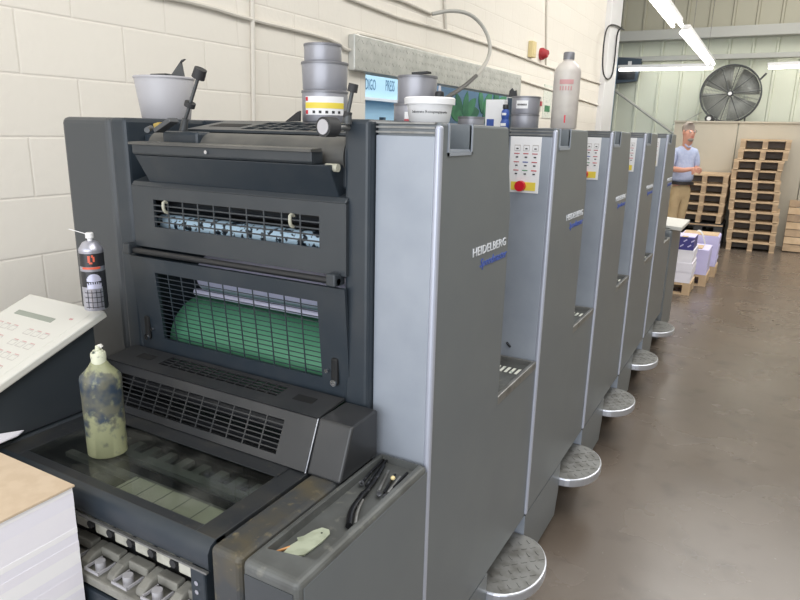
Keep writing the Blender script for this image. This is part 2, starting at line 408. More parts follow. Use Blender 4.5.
# window opening: frame, glass behind the shutter
wn = struct(MB().box(-2.58, -2.42, WY0, WY0+.03, 1.1, WZ1).box(-2.58, -2.42, WY1-.03, WY1, 1.1, WZ1).box(-2.58, -2.42, WY0, WY1, 1.1, 1.13).build('window_1', 'speaker'))
# roller shutter housing
sh = thing('shutter_housing', 'long galvanised tread-pattern shutter housing above the window in the block wall', 'shutter housing', (-2.4, 5.2, 2.01))
m = MB(); m.box(-2.399, -2.350, 3.575, 6.67, 2.009, 2.222)
m.build('casing', 'galv', sh, bevel=.006)
m = MB()
for i in range(64):
    for j in range(4):
        y = 3.61+i*.048; z = 2.03+j*.052
        a = PI/4 if (i+j) % 2 else -PI/4
        U = Vector((0, math.cos(a), math.sin(a))); V = Vector((0, -math.sin(a), math.cos(a)))
        m.obox((-2.35, y+.01, z), U, V, (1, 0, 0), -.013, .013, -.003, .003, -.001, .0018)
tag(m.build('tread_pattern', 'galv', sh), kind='stuff')
# lettering on the far room wall
band = MB().box(-4.2, -4.16, 5.2, 9.4, 2.012, 2.6).build('sign_band', 'skyroom'); tag(band, 'pale blue lettered sign band on the wall beyond the window', 'sign')
ORG[band.name] = Vector((0, 0, 0))
text('lettering', 'PRESS', .175, 'teal', band, (-4.158, (-4.150,6.997,2.116)[1], (-4.150,6.997,2.111)[2]), YA, ZA, sx=.50)
text('lettering', 'INDIGO', .175, 'teal', band, (-4.158, (-4.150,6.780,2.103)[1], (-4.150,6.780,2.098)[2]), YA, ZA, sx=.52, align='RIGHT')
tag(MB().box(-4.16, -4.10, 5.2, 9.4, 1.979, 2.012).build('shelf_ledge', 'white'), 'white ledge under the lettered band beyond the window', 'ledge')
tag(MB().box(-4.2, -4.14, 6.934, 6.984, 0, 1.80).build('dark_upright', 'speaker'), 'dark upright post below the white ledge beyond the window', 'post')
# leafy panel in the room
bd = MB().box(-3.04, -3.0, 6.1, 8.1, 0, 2.15).build('leaf_panel', 'roomblue'); tag(bd, 'blue panel with big green leaves seen through the window', 'panel')
for k_, (cy, cz, L, a) in enumerate([(6.75, 1.80, .42, .25), (6.75, 1.80, .40, .75), (6.72, 1.80, .36, 1.35), (6.68, 1.80, .36, 2.1), (6.7, 1.78, .40, 2.75), (6.75, 1.76, .42, -.2), (7.25, 1.86, .44, .2), (7.25, 1.86, .40, .9), (7.22, 1.86, .34, 1.8), (7.25, 1.84, .42, -.3), (7.65, 1.9, .4, .6), (7.65, 1.9, .4, 1.6)]):
    pts = []
    for i in range(20):
        u = i/19 if i < 10 else 0
        t = i/10 if i <= 10 else (20-i)/10
        w_ = .16*L*math.sin(PI*t)**.8*2.0*(1 if i < 10 else -1) if 0 < t < 1 else 0
        pts.append((cy+L*t*math.cos(a)-w_*math.sin(a)*.6, cz+L*t*math.sin(a)*.8+w_*math.cos(a)*.6))
    MB().prism(pts, 'x', -3.0, -2.997+.001*k_).build('leaf', 'leaf' if k_ % 3 else 'leaf2', bd)

def pipe(name, label, pts, r, mat='conduit', sm=0, cat='pipe', group=None):
    o = MB().tube(pts, r, 8, sm).build(name, mat, smooth=True); return tag(o, label, cat, group)
WX = -2.388
pipe('conduit', 'painted conduit running down the block wall and dipping beside the shutter housing', [(-2.388,2.062,2.184), (-2.388,2.343,2.191), (-2.388,2.691,2.173), (-2.388,3.080,2.173), (-2.388,3.428,2.163), (-2.388,3.535,2.123), (-2.388,3.602,2.131), (-2.388,3.636,2.217), (-2.388,3.693,2.242), (-2.388,4.510,2.237), (-2.388,5.661,2.214), (-2.388,7.056,2.175), (-2.388,10.373,2.076)], .011, sm=1)
pipe('conduit', 'painted conduit running the length of the wall high above the shutter', [(-2.388,3.524,2.423), (-2.388,4.201,2.404), (-2.388,4.957,2.420), (-2.388,5.868,2.421), (-2.388,7.535,2.391), (-2.388,10.502,2.387)], .011)
pipe('conduit', 'painted conduit dropping down the block wall left of the stacked tins', [(-2.388,2.701,2.360), (-2.388,2.675,1.585)], .012)
pipe('conduit', 'short painted conduit dropping to the high conduit above the cable loop', [(-2.388,4.877,2.704), (-2.388,4.939,2.425)], .011)
pipe('conduit', 'thin painted conduit dropping beside the red alarm sounder', [(-2.388,7.407,3.156), (-2.388,7.571,2.394)], .011)
pipe('conduit', 'top painted conduit that feeds the hanging grey cable loop', [(-2.388,3.868,2.511), (-2.388,4.267,2.518), (-2.388,4.687,2.504)], .012)
cb = thing('hanging_cable', 'grey cable looping off the wall down to a black plug end', 'cable', (-2.3, 5.2, 2.4))
MB().tube([(-2.360,4.632,2.494), (-2.250,4.743,2.532), (-2.150,4.889,2.520), (-2.080,5.013,2.420), (-2.000,4.938,2.277), (-1.950,4.751,2.157), (-1.850,4.324,2.023)], .014, 8, 2).build('hose', 'greypipe', cb, smooth=True)
MB().tube([(-1.850,4.324,2.023), (-1.750,3.879,1.915), (-1.660,3.466,1.834), (-1.620,3.309,1.800)], .013, 8, 1).build('dark_sleeve', 'black', cb, smooth=True)

so = thing('alarm_sounder', 'red alarm sounder on the upper block wall', 'alarm', (-2.400,7.380,2.503), org=False)
so.scale = (.8, .85, .85)
MB().cyl((0, 0, 0), (.04, 0, 0), .075, .075, 20).build('base', 'sounder', so, smooth=True)
MB().cyl((.04, 0, 0), (.1, 0, 0), .07, .045, 20).cyl((.02, .07, .01), (.075, .11, .03), .04, .03, 14).build('horn', 'sounder', so, smooth=True)
bx = thing('junction_box', 'small cream box on the wall left of the red sounder', 'box', (-2.400,7.017,2.509), org=False)
MB().box(0, .05, -.065, .065, -.08, .08).build('case', 'beigebox', bx, bevel=.006)
MB().box(.05, .054, -.04, .04, -.05, .05).build('lid', 'beigebox', bx)
nt_ = thing('wall_notice', 'pale printed notice on the wall behind the tall bottle', 'notice', (-2.400,7.753,2.001), org=False)
MB().box(.0, .006, -.16, .16, -.17, .2).build('sheet', 'notice', nt_)
MB().box(.006, .008, -.1, .1, -.1, -.03).build('green_print', 'leaf', nt_)
sw = thing('wall_switch', 'small switch box with yellow tag left of the printed notice', 'switch', (-2.400,7.389,1.952), org=False)
MB().box(0, .04, -.05, .05, -.06, .1).build('plate', 'offwhite', sw, bevel=.004)
MB().box(.04, .05, -.025, .025, .0, .05).build('rocker', 'redk', sw)
MB().box(.0, .012, -.09, .03, -.2, -.08).build('tag', 'yellow', sw)
pipe('cable', 'black cable hanging in a long loop at the end pillar', [(-2.300,11.101,3.239), (-2.300,10.511,3.230), (-2.300,10.004,3.160), (-2.300,9.840,2.967), (-2.300,9.902,2.549), (-2.300,10.211,2.436), (-2.300,10.595,2.493), (-2.300,10.664,2.786), (-2.300,10.624,3.148), (-2.300,10.935,3.260)], .011, 'black', 2, 'cable')

# ------------------------------------------------------------------ lamps
def strip(name_label, p0, p1, z, off, group=None):
    p0, p1 = Vector(p0), Vector(p1); c = (p0+p1)/2; d = (p1-p0); L = d.length; U = d.normalized(); V = Vector((-U.y, U.x, 0))
    t = thing('strip_light', name_label, 'light', c, 0, group)
    MB().obox(p0, U, V, ZA, 0, L, -.05, .05, .03, .08).build('housing', 'white', t, bevel=.006)
    for s_ in off: MB().cyl(p0+U*.02+V*s_, p1-U*.02+V*s_, .02, .02, 10).build('tube', 'tube', t, smooth=True)
    return t
strip('long single fluorescent tube fixed level on the far wall above the dark box', (-2.665,12.700,2.796), (-1.084,12.700,2.784), 0, (0,))
strip('fluorescent tube on the far wall right of the round fan', (-0.294,12.700,2.772), (0.706,12.700,2.792), 0, (0,))
A0, A1, B0, B1 = (-1.121,8.153,2.830), (-1.086,5.848,2.830), (-1.115,12.415,2.830), (-1.097,8.633,2.830)
strip('twin fluorescent batten hanging nearest, cut by the top of the photo', A1, A0, 0, (-.045, .045))
strip('twin fluorescent batten hanging farther back, pointing at the round fan', B1, B0, 0, (-.045, .045))
for nm, (a, b) in (('near', (A0, A1)), ('far', (B0, B1))):
    a, b = Vector(a), Vector(b)
    for k in (.2, .8):
        p = a.lerp(b, k); o = MB().cyl(p+Vector((0, 0, .09)), (p.x, p.y, 5.2), .004, n=6).build('suspension_wire', 'steel')
        tag(o, 'thin wire holding the %s twin fluorescent batten, %s end' % ('nearest' if nm == 'near' else 'farther', 'far' if k < .5 else 'near'), 'wire')

# ------------------------------------------------------------------ far corner things
sp = thing('wall_heater', 'dark blue-grey box on the far wall behind the tube light', 'heater', (-2.470,12.900,2.584), org=False)
MB().prism([(-.3, -.02), (.13, .02), (.19, .40), (-.22, .44)], 'y', -.14, .0).build('case', 'speaker', sp, bevel=.01)
MB().box(-.04, .02, -.16, -.14, .26, .36).build('bracket', 'white', sp)
MB().box(-.2, .1, -.146, -.14, .05, .25).build('front_panel', 'black', sp)

FC = Vector((-0.746,12.200,2.341)); FR = .44
fan = thing('drum_fan', 'large round wheeled drum fan in wire cage on top of the partition', 'fan', (FC.x, FC.y, 1.885))
m = MB()
m.tube([(FC.x+FR*math.cos(t), FC.y-.11, FC.z+FR*math.sin(t)) for t in [2*PI*i/48 for i in range(49)]], .010, 6)
m.tube([(FC.x+FR*math.cos(t), FC.y+.14, FC.z+FR*math.sin(t)) for t in [2*PI*i/48 for i in range(49)]], .010, 6)
m.build('rim', 'fanwire', fan, smooth=True)
m = MB(); m.cyl((FC.x, FC.y-.08, FC.z), (FC.x, FC.y+.12, FC.z), FR, FR, 48, cap=False)
dr = m.build('drum', 'fanwire', fan, smooth=True)
for yy_, zz_ in ((-.13, -.11), (.15, .13)):
    m = MB()
    for k in range(1, 20):
        r = FR*k/20
        m.tube([(FC.x+r*math.cos(t), FC.y+yy_, FC.z+r*math.sin(t)) for t in [2*PI*i/36 for i in range(37)]], .003, 3)
    for k in range(30):
        t = 2*PI*k/30; m.tube([(FC.x+.04*math.cos(t), FC.y+yy_, FC.z+.04*math.sin(t)), (FC.x+FR*math.cos(t), FC.y+zz_, FC.z+FR*math.sin(t))], .003, 3)
    m.build('cage', 'cagewire', fan)
for k in range(10):
    t = 2*PI*k/10+.1; MB().tube([(FC.x+.045*math.cos(t), FC.y-.135, FC.z+.045*math.sin(t)), (FC.x+FR*math.cos(t), FC.y-.115, FC.z+FR*math.sin(t))], .007, 5).build('spoke', 'fanwire', fan)
MB().cyl((FC.x, FC.y-.15, FC.z), (FC.x, FC.y-.05, FC.z), .05, .05, 20).build('hub', 'black', fan, smooth=True)
MB().cyl((FC.x, FC.y-.155, FC.z), (FC.x, FC.y-.15, FC.z), .028, .028, 20).build('badge', 'white', fan)
for k in range(4):
    t0 = 2*PI*k/4+.6; m = MB(); V8 = []
    for i in range(9):
        a = t0-.62+1.24*i/8
        for rr, yy in ((.07, 0), (.415, 0)):
            V8.append(m.bm.verts.new((FC.x+rr*math.cos(a), FC.y+.02+.07*(i/8-.5), FC.z+rr*math.sin(a))))
    for i in range(8): m.bm.faces.new((V8[2*i], V8[2*i+1], V8[2*i+3], V8[2*i+2]))
    b = m.build('blade', 'blade', fan, smooth=True); md = b.modifiers.new('s', 'SOLIDIFY'); md.thickness = .004
for sx_, s_ in ((-.27, 1),):
    for yy in (-.16, .14):
        c = Vector((FC.x-.255, FC.y+yy, 1.885+.065))
        wl = MB().cyl(c-Vector((0, .02, 0)), c+Vector((0, .02, 0)), .065, .065, 20).build('wheel', 'blackrub', fan, smooth=True)
        MB().cyl(c-Vector((0, .024, 0)), c+Vector((0, .024, 0)), .032, .032, 14).build('wheel_cap', 'white', wl)
MB().tube([(FC.x-.255, FC.y-.15, 1.95), (FC.x-.255, FC.y+.14, 1.95)], .012, 6).tube([(FC.x-.2, FC.y, 1.99), (FC.x-.12, FC.y, 1.925), (FC.x+.2, FC.y, 1.9), (FC.x+.26, FC.y, 1.9), (FC.x+.26, FC.y, 1.99)], .012, 6).build('stand', 'fanwire', fan)
MB().tube([(FC.x+.38, FC.y, FC.z+.2), (FC.x+.47, FC.y, FC.z+.31)], .016, 6).build('handle', 'fanwire', fan)
pipe('cable', 'thin pale cable stretching from the drum fan down to the left', [(-1.142,12.300,2.062), (-1.388,12.300,1.914), (-1.599,12.400,1.847)], .006, 'greypipe', 0, 'cable')

# pallets
def pallet_parts(mat):
    t = thing('wooden_pallet', 'x', 'pallet', (0, 0, 0), org=False)
    for i in range(6): y = -.392+i*.139; MB().box(-.33, .33, y, y+.095, .118, .144).build('deck_board', mat, t)
    for x in (-.325, -.035, .255): MB().box(x, x+.07, -.39, .39, .105, .1218).build('cross_board', mat, t)
    for x in (-.325, -.035, .255):
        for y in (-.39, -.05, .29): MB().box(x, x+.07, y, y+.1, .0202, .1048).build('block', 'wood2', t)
    for x in (-.325, -.035, .255): MB().box(x, x+.07, -.39, .39, 0, .02).build('base_board', mat, t)
    for y in (-.20, .12): MB().box(-.25, .25, y, y+.03, .0202, .1048).build('shade_board', 'shadewood', t)  # boards added inside, in shadow grey, to darken the openings
    return t
ORD = ['lowest', 'second from the floor', 'third from the floor', 'fourth from the floor', 'fifth from the floor', 'sixth from the floor', 'fifth from the top', 'fourth from the top', 'third from the top', 'second from the top', 'topmost']
p0 = pallet_parts('wood'); first = True
for k in range(11):
    o = p0 if first else copy_tree(p0); first = False
    xj = [-.11, -.115, -.105, -.12, -.15, -.16, -.18, -.175, -.165, -.14, -.125][k]
    o.location = (xj+random.uniform(-.008, .008), 11.44+random.uniform(-.02, .02), k*.1502); o.rotation_euler = (0, 0, random.uniform(-.02, .02))
    o['label'] = 'pine pallet, %s of the tall stack against the partition' % ORD[k]; o['group'] = 'pallets in the tall stack'
o_list = ['lowest wooden one', 'second wooden one from below', 'middle wooden one', 'second wooden one from the top', 'topmost']
for k in range(5):
    o = copy_tree(p0); o.location = (-.86+random.uniform(-.015, .015), 11.42, .375+k*.1485); o.rotation_euler = (0, 0, random.uniform(-.02, .02))
    o['label'] = 'pine pallet, %s of the low stack behind the man' % o_list[k]; o['group'] = 'pallets in the low stack'
for k in range(2):
    t = thing('plastic_pallet', 'dark plastic pallet, %s of the two under the low wooden stack' % ('lower' if k == 0 else 'upper'), 'pallet', (-.86, 11.42, k*.185), org=False, group='plastic pallets under the low stack')
    MB().box(-.34, .34, -.4, .4, .13, .175).build('deck', 'plast', t)
    for x in (-.34, -.06, .22): MB().box(x, x+.12, -.4, .4, 0, .13).build('runner', 'plast', t)
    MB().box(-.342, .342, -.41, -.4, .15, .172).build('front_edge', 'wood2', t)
# crate leaning at the right edge
cr = thing('leaning_pallet', 'boarded wooden pallet leaning upright on the partition at the right edge', 'pallet', (.70, 11.5, 0))
tl = Vector((0, .2, .76)).normalized(); nn = Vector((0, -tl.z, tl.y))
for k in range(7):
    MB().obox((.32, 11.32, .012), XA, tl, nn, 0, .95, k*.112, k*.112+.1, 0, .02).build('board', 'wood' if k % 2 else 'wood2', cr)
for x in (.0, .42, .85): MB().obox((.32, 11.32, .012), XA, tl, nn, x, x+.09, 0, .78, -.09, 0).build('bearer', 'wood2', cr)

# paper stacks on short pallets behind the press
def stack(label, x0, x1, y0, y1, zt, mat, lab2=None):
    t = thing('paper_stack', label, 'paper stack', ((x0+x1)/2, (y0+y1)/2, .13), group=None)
    m = MB(); z = .132; 
    while z < zt-.001:
        h = min(random.uniform(.03, .08), zt-z); j = random.uniform(-.006, .006)
        m.box(x0+j, x1+j, y0+random.uniform(-.004, .004), y1, z, z+h); z += h
    m.build('sheets', mat, t)
    q = thing('low_pallet', label.split(' stack')[0]+' stack stands on this small wooden pallet', 'pallet', ((x0+x1)/2, (y0+y1)/2, 0))
    m = MB(); m.box(x0-.01, x1+.01, y0, y1, .105, .13)
    m.build('deck', 'wood', q)
    for x in (x0-.01, x1-.07): MB().box(x, x+.08, y0, y1, .018, .105).build('bearer', 'wood', q)
    for y in (y0, y1-.07): MB().box(x0-.01, x1+.01, y, y+.07, 0, .018).build('base_board', 'wood', q)
    return t
stack('nearest white paper stack under the indigo box beside the delivery end', -1.08, -.585, 7.42, 7.86, .485, 'paper')
stack('middle lilac-edged open paper stack with tan scraps on top', -.99, -.475, 7.99, 8.45, .42, 'lilacpaper')
stack('farthest lilac paper stack with brown board on top', -.84, -.425, 8.62, 8.98, .50, 'lilacpaper')
o = tag(MB().box(-.83, -.44, 8.63, 8.96, .5005, .508).build('brown_board', 'kraft'), 'brown board lying on the farthest paper stack', 'board')
o = tag(MB().box(-.86, -.55, 8.04, 8.3, .4205, .43).build('card_offcuts', 'kraft'), 'tan card offcuts lying on the middle paper stack', 'card')
rm = thing('ream_box', 'indigo wrapped box of paper on the nearest white stack', 'box', (-.8, 7.6, .486))
MB().box(-1.05, -.595, 7.43, 7.8, .4865, .62).build('carton', 'reamblue', rm, bevel=.004)
MB().box(-1.051, -.594, 7.47, 7.75, .62, .626).build('lid', 'lilacpaper', rm)
MB().box(-.72, -.66, 7.425, 7.5, .626, .63).build('tape', 'kraft', rm)
for i in range(5):
    for j in range(2): MB().obox((-.95+i*.075+j*.03, 7.4292, .515+j*.055), Vector((.8, 0, .6)), Vector((-.6, 0, .8)), YA, 0, .04, 0, .012, 0, .001).build('printed_stroke', 'lilacpaper', rm)
m = MB()
for i in range(8):
    a = i/7; x = -.62+.10*a; z = .635+.03*math.sin(a*2.2)-.17*a*a
    if i: m.obox((xp, 7.86, zp), Vector((x-xp, 0, z-zp)), (0, .12, 0), ZA, 0, 1, 0, 1, 0, .003)
    xp, zp = x, z
tag(m.build('loose_sheet', 'white'), 'white sheet drooping between the indigo box and the middle stack', 'sheet')

# ------------------------------------------------------------------ the press
PITCH = .829
def side_cover(t, Y0, Y1):
    so_ = MB().prism([(Y0, .30), (Y1, .30), (Y1+.002, 1.45), (Y1-.052, 1.665), (Y0, 1.668)], 'x', -.755, -.600).build('side_cover', 'grey', t, bevel=.006)
    cut(so_, MB().box(-.66, -.59, Y0+.038, Y0+.155, 1.607, 1.70))
    MB().box(-.604, -.5975, Y0+.032, Y0+.038, 1.600, 1.667).box(-.604, -.5975, Y0+.155, Y0+.161, 1.600, 1.667).box(-.604, -.5975, Y0+.032, Y0+.161, 1.600, 1.607).build('grip_rim', 'front', t)
    MB().box(-.66, -.601, Y0+.0385, Y0+.1545, 1.6072, 1.612).box(-.662, -.658, Y0+.0385, Y0+.1545, 1.608, 1.66).build('grip_pocket', 'front', t)
    # front plate in lit grey with grooves
    MB().box(-.754, -.612, Y0-.006, Y0-.0002, .31, 1.64).build('front_plate', 'front', t, bevel=.002)
    m = MB()
    for z in (1.645, 1.655, 1.664): m.box(-.754, -.612, Y0-.007, Y0+.002, z, z+.004)
    m.build('top_strips', 'steel', t)
    MB().box(-.613, -.5975, Y0-.009, Y0+.010, .30, 1.662).build('corner_trim', 'trim', t, bevel=.007, seg=3)
    text('lettering', 'HEIDELBERG', .031, 'whitetxt', t, (-.5993, Y0+.195, 1.356), YA, ZA, .0009, sx=1.32)
    text('lettering', 'Speedmaster', .032, 'bluetxt', t, (-.5993, Y0+.245, 1.322), YA, ZA, .0009, sx=1.12, shear=.3)
def step(t, Y0, Y1):
    c = (Y0+Y1)/2; hy = (Y1-Y0)/2
    out = [(-.80, Y0)]+[(-.60+.13*math.cos(a), c+hy*math.sin(a)) for a in [-PI/2+PI*i/20 for i in range(21)]]+[(-.80, Y1)]
    f = MB().prism(out, 'z', .182, .22).build('foot_step', 'alu', t, bevel=.006)
    m = MB()
    for i in range(-8, 9):
        for j in range(-12, 13):
            x = -.62+i*.024; y = c+j*.024
            if (i+j) % 2: continue
            if x > -.615 and ((x+.60)/.118)**2+((y-c)/(hy-.014))**2 > 1: continue
            if abs(y-c) > hy-.014 or x < -.78: continue
            a = PI/4 if (i//1+((i+j)//2)) % 2 else -PI/4
            m.obox((x, y, .22), (math.cos(a), math.sin(a), 0), (-math.sin(a), math.cos(a), 0), ZA, -.010, .010, -.0028, .0028, -.001, .0022)
    tag(m.build('tread_pattern', 'steel', f), kind='stuff')
    out2 = [(-.795, Y0+.004)]+[(-.60+.124*math.cos(a), c+(hy-.006)*math.sin(a)) for a in [-PI/2+PI*i/20 for i in range(21)]]+[(-.795, Y1-.004)]
    MB().prism(out2, 'z', .2198, .2206).build('tread_plate', 'steel', f)
def gap(t, Y1, Y2, end=False):
    # low housing between two towers with the tray on top
    MB().box(-1.81, -.606, Y1-.003, Y2-.011, .295, .872).build('low_housing', 'grey', t)
    m = MB(); z = .897
    m.box(-.618, -.604, Y1, Y2-.011, .87, z); m.box(-.80, -.76, Y1, Y2-.011, .87, z)
    m.box(-.76, -.618, Y1, Y1+.02, .87, z); m.box(-.76, -.618, Y2-.02, Y2-.011, .87, z)
    m.build('tray_rim', 'steel', t, bevel=.003)
    MB().box(-.76, -.618, Y1+.02, Y2-.02, .87, .878).build('tray_floor', 'tray', t)
    for i in range(6): MB().box(-.735+i*.018, -.726+i*.018, Y2-.12, Y2-.07, .878, .8795).build('tray_slot', 'notice', t)
def kick(t, Y0, Y1):
    MB().prism([(Y0, .06), (Y1-.02, .06), (Y1+.012, .16), (Y1+.012, .293), (Y0, .293)], 'x', -.95, -.603).build('kick_panel', 'grey', t)
    MB().box(-.80, -.603, Y0-.004, Y0-.0005, .07, .292).build('kick_front', 'front', t)
    MB().box(-1.8, -.96, Y0-.01, Y1+.36, 0, .29).build('plinth', 'hidden', t)

# unit 1: the near unit with the open dark front
U1 = thing('printing_unit', 'nearest press unit with dark guarded front and green cylinder inside', 'printing press', (-1.2, 1.45, 0), group='press units in line')
Y0, Y1 = 1.238, 1.685
side_cover(U1, Y0, Y1); kick(U1, Y0, Y1); gap(U1, Y1, Y0+PITCH); step(U1, 1.70, 2.060)
# dark frame
MB().box(-1.812, -1.60, 1.21, 1.68, .05, 1.668).build('left_cover', 'cover', U1, bevel=.018, seg=3)
MB().box(-1.60, -1.535, 1.210, 1.68, .30, 1.668).build('left_pillar', 'dark2', U1, bevel=.012, seg=3)
MB().box(-.822, -.7555, 1.209, 1.68, .30, 1.672).build('right_pillar', 'dark2', U1, bevel=.010, seg=3)
MB().box(-1.536, -.821, 1.60, 1.68, .30, 1.640).build('rear_plate', 'hidden', U1)
MB().box(-1.75, -.76, 1.50, 1.68, 1.640, 1.668).build('rear_top', 'dark2', U1, bevel=.004)
MB().box(-1.536, -.821, 1.26, 1.60, .85, .93).build('inner_floor', 'hidden', U1)
# cylinders
MB().cyl((-1.475, 1.38, 1.024), (-.83, 1.38, 1.024), .122, n=64).build('blanket_cylinder', 'green', U1, smooth=True)
MB().cyl((-1.41, 1.37, 1.228), (-.83, 1.37, 1.228), .056, n=48).build('plate_cylinder', 'lilac', U1, smooth=True)
MB().cyl((-1.40, 1.30, 1.186), (-.83, 1.30, 1.186), .010, n=16).build('guide_rod', 'lilac', U1, smooth=True)
MB().cyl((-1.52, 1.285, 1.238), (-.83, 1.285, 1.238), .010, n=16).build('guide_rod', 'alu', U1, smooth=True)
MB().cyl((-1.50, 1.27, 1.382), (-.83, 1.27, 1.382), .026, n=40).build('form_roller', 'bluefilm', U1, smooth=True)
MB().cyl((-1.50, 1.30, 1.455), (-.83, 1.30, 1.455), .036, n=32).build('ink_roller', 'black', U1, smooth=True)
# upper guard
g = MB(); g.grille((-1.512, 1.205, 1.325), XA, ZA, (0, -1, 0), .704, .165, .008, (.082, .63, .058, .132), 10, 5, .004, .0035, .003)
ug = g.build('upper_guard', 'dark', U1)
MB().prism([(1.1955, 1.4903), (1.212, 1.4903), (1.28, 1.512), (1.28, 1.522), (1.205, 1.502)], 'x', -1.512, -.808).build('guard_lip', 'dark', ug, bevel=.003)
MB().box(-1.512, -1.504, 1.206, 1.27, 1.325, 1.49).build('guard_end', 'dark', ug)
MB().box(-.816, -.808, 1.206, 1.27, 1.325, 1.49).build('guard_end', 'dark', ug)
for x in (-1.378, -.957):
    MB().tube([(x, 1.20, 1.452), (x, 1.186, 1.456), (x, 1.184, 1.442), (x, 1.188, 1.430), (x, 1.197, 1.426)], .0042, 8, 1).build('hook', 'beige_plate', ug, smooth=True)
# hinge bar
h = MB().cyl((-1.515, 1.188, 1.313), (-.822, 1.188, 1.313), .008, n=14).build('hinge_bar', 'black', U1, smooth=True)
for x in (-1.537, -.848): MB().box(x, x+.026, 1.172, 1.215, 1.302, 1.332).build('hinge_block', 'dark', h, bevel=.004)
# lower guard (leans back slightly)
lt = Vector((0, -.024, .270)).normalized(); ln = Vector((0, -lt.z, lt.y))
g = MB(); g.grille((-1.535, 1.2238, 1.010), XA, lt, ln, .728, .288, .009, (.095, .648, .050, .248), 11, 15, .0028, .002, .002)
lg = g.build('lower_guard', 'dark2', U1)
for x in (-1.50, -.845):
    MB().box(x-.010, x+.010, 1.1995, 1.2105, 1.050, 1.120).build('slot', 'hidden', lg, bevel=.006)
    MB().cyl((x, 1.206, 1.058), (x, 1.195, 1.058), .0085, n=12).build('latch', 'chrome', lg, smooth=True)
    MB().cyl((x-.022*(1 if x > -1 else -1), 1.204, 1.084), (x-.022*(1 if x > -1 else -1), 1.198, 1.084), .005, n=12).build('screw', 'chrome', lg, smooth=True)
# inking unit on top
MB().cyl((-1.46, 1.262, 1.590), (-.83, 1.262, 1.590), .044, n=40).build('duct_roller', 'roller', U1, smooth=True)
MB().prism([(1.165, 1.574), (1.208, 1.500), (1.29, 1.495), (1.29, 1.574)], 'x', -1.45, -.834).build('ink_trough', 'dark2', U1, bevel=.003)
MB().prism([(1.158, 1.580), (1.163, 1.575), (1.20, 1.575), (1.20, 1.604), (1.158, 1.602)], 'x', -1.448, -.872).build('duct_bar', 'dark', U1, bevel=.002)
MB().prism([(1.150, 1.601), (1.19, 1.601), (1.19, 1.609), (1.150, 1.607)], 'x', -1.452, -.868).build('duct_edge', 'roller', U1)
MB().cyl((-1.18, 1.158, 1.590), (-1.18, 1.150, 1.590), .0045, n=10).build('bolt', 'chrome', U1)
gt = Vector((0, .15, .024)).normalized(); gn = Vector((0, -gt.z, gt.y))
g = MB(); g.grille((-1.375, 1.275, 1.636), XA, gt, gn, .535, .154, .006, (.175, .525, .02, .135), 8, 3, .006, .006, .004)
hd = g.build('ink_hood', 'dark', U1)
MB().obox((-1.34, 1.275, 1.636), XA, gt, gn, 0, .11, .05, .10, .0061, .0068).build('hood_slot', 'hidden', hd, bevel=.006)
MB().prism([(-1.161,1.430,1.667)[0::2], (-1.113,1.430,1.668)[0::2], (-1.111,1.430,1.695)[0::2], (-1.120,1.430,1.692)[0::2]], 'y', 1.427, 1.433).build('fin', 'black', U1)
MB().box(-1.535, -1.40, 1.27, 1.34, 1.52, 1.625).build('duct_bracket', 'dark2', U1, bevel=.006)
MB().box(-.852, -.823, 1.225, 1.40, 1.52, 1.615).build('duct_bracket', 'dark2', U1, bevel=.006)
kc = Vector((-0.820,1.130,1.654))
kn = MB().cyl(kc, kc+Vector((.004, .034, 0)), .0205, n=30).build('ink_knob', 'blackrub', U1, smooth=True)
MB().cyl(kc, kc+Vector((-.0003, -.002, 0)), .0155, n=24).build('knob_cap', 'bucket', kn, smooth=True)
MB().cyl(kc+Vector((.02, .03, 0)), (-.815, 1.24, 1.652), .005, n=12).build('knob_shaft', 'steel', kn, smooth=True)
def lever(pb, pt, rk, mid):
    pb, pt = Vector(pb), Vector(pt)
    l = MB().cyl(pb, pt, .0045, .0045, 12).cyl(pb-Vector((.0, .0, .012)), pb+(pt-pb)*.22, .011, .008, 14).build('lever', 'fanwire', U1, smooth=True)
    d = (pt-pb).normalized()
    MB().cyl(pt, pt+d*rk*1.5, rk, rk*.95, 18).build('lever_knob', 'blackrub', l, smooth=True)
    c = pb.lerp(pt, mid); MB().cyl(c-d*.006, c+d*.006, rk*.85, rk*.85, 14).build('lever_collar', 'blackrub', l, smooth=True)
lever((-1.351,1.240,1.639), (-1.284,1.240,1.766), .0165, .5)
lever((-0.808,1.200,1.674), (-0.795,1.200,1.727), .011, .12)
m = MB()
m.obox((-1.377,1.200,1.636), Vector((.9, 0, .42)).normalized(), Vector((-.42, 0, .9)).normalized(), (0, -1, 0), 0, .065, -.006, .006, 0, .03)
m.build('ratchet', 'fanwire', U1, bevel=.002)
m = MB(); m.obox((-1.410,1.220,1.643), Vector((.9, 0, .2)).normalized(), Vector((-.2, 0, .9)).normalized(), (0, -1, 0), 0, .022, 0, .010, 0, .02)
m.build('brass_clip', 'brass', U1)
MB().cyl((-1.444,1.220,1.642), (-1.401,1.170,1.637), .007, n=14).cyl((-1.334,1.200,1.668), (-1.335,1.200,1.658), .006, n=12).build('thumb_screws', 'fanwire', U1, smooth=True)
MB().box(-1.40, -1.27, 1.215, 1.27, 1.60, 1.636).build('ratchet_housing', 'dark2', U1, bevel=.008)
m = MB(); m.cyl((-.855, 1.19, 1.568), (-.824, 1.19, 1.568), .009, n=16)
m.build('duct_pin', 'beige_plate', U1, smooth=True)

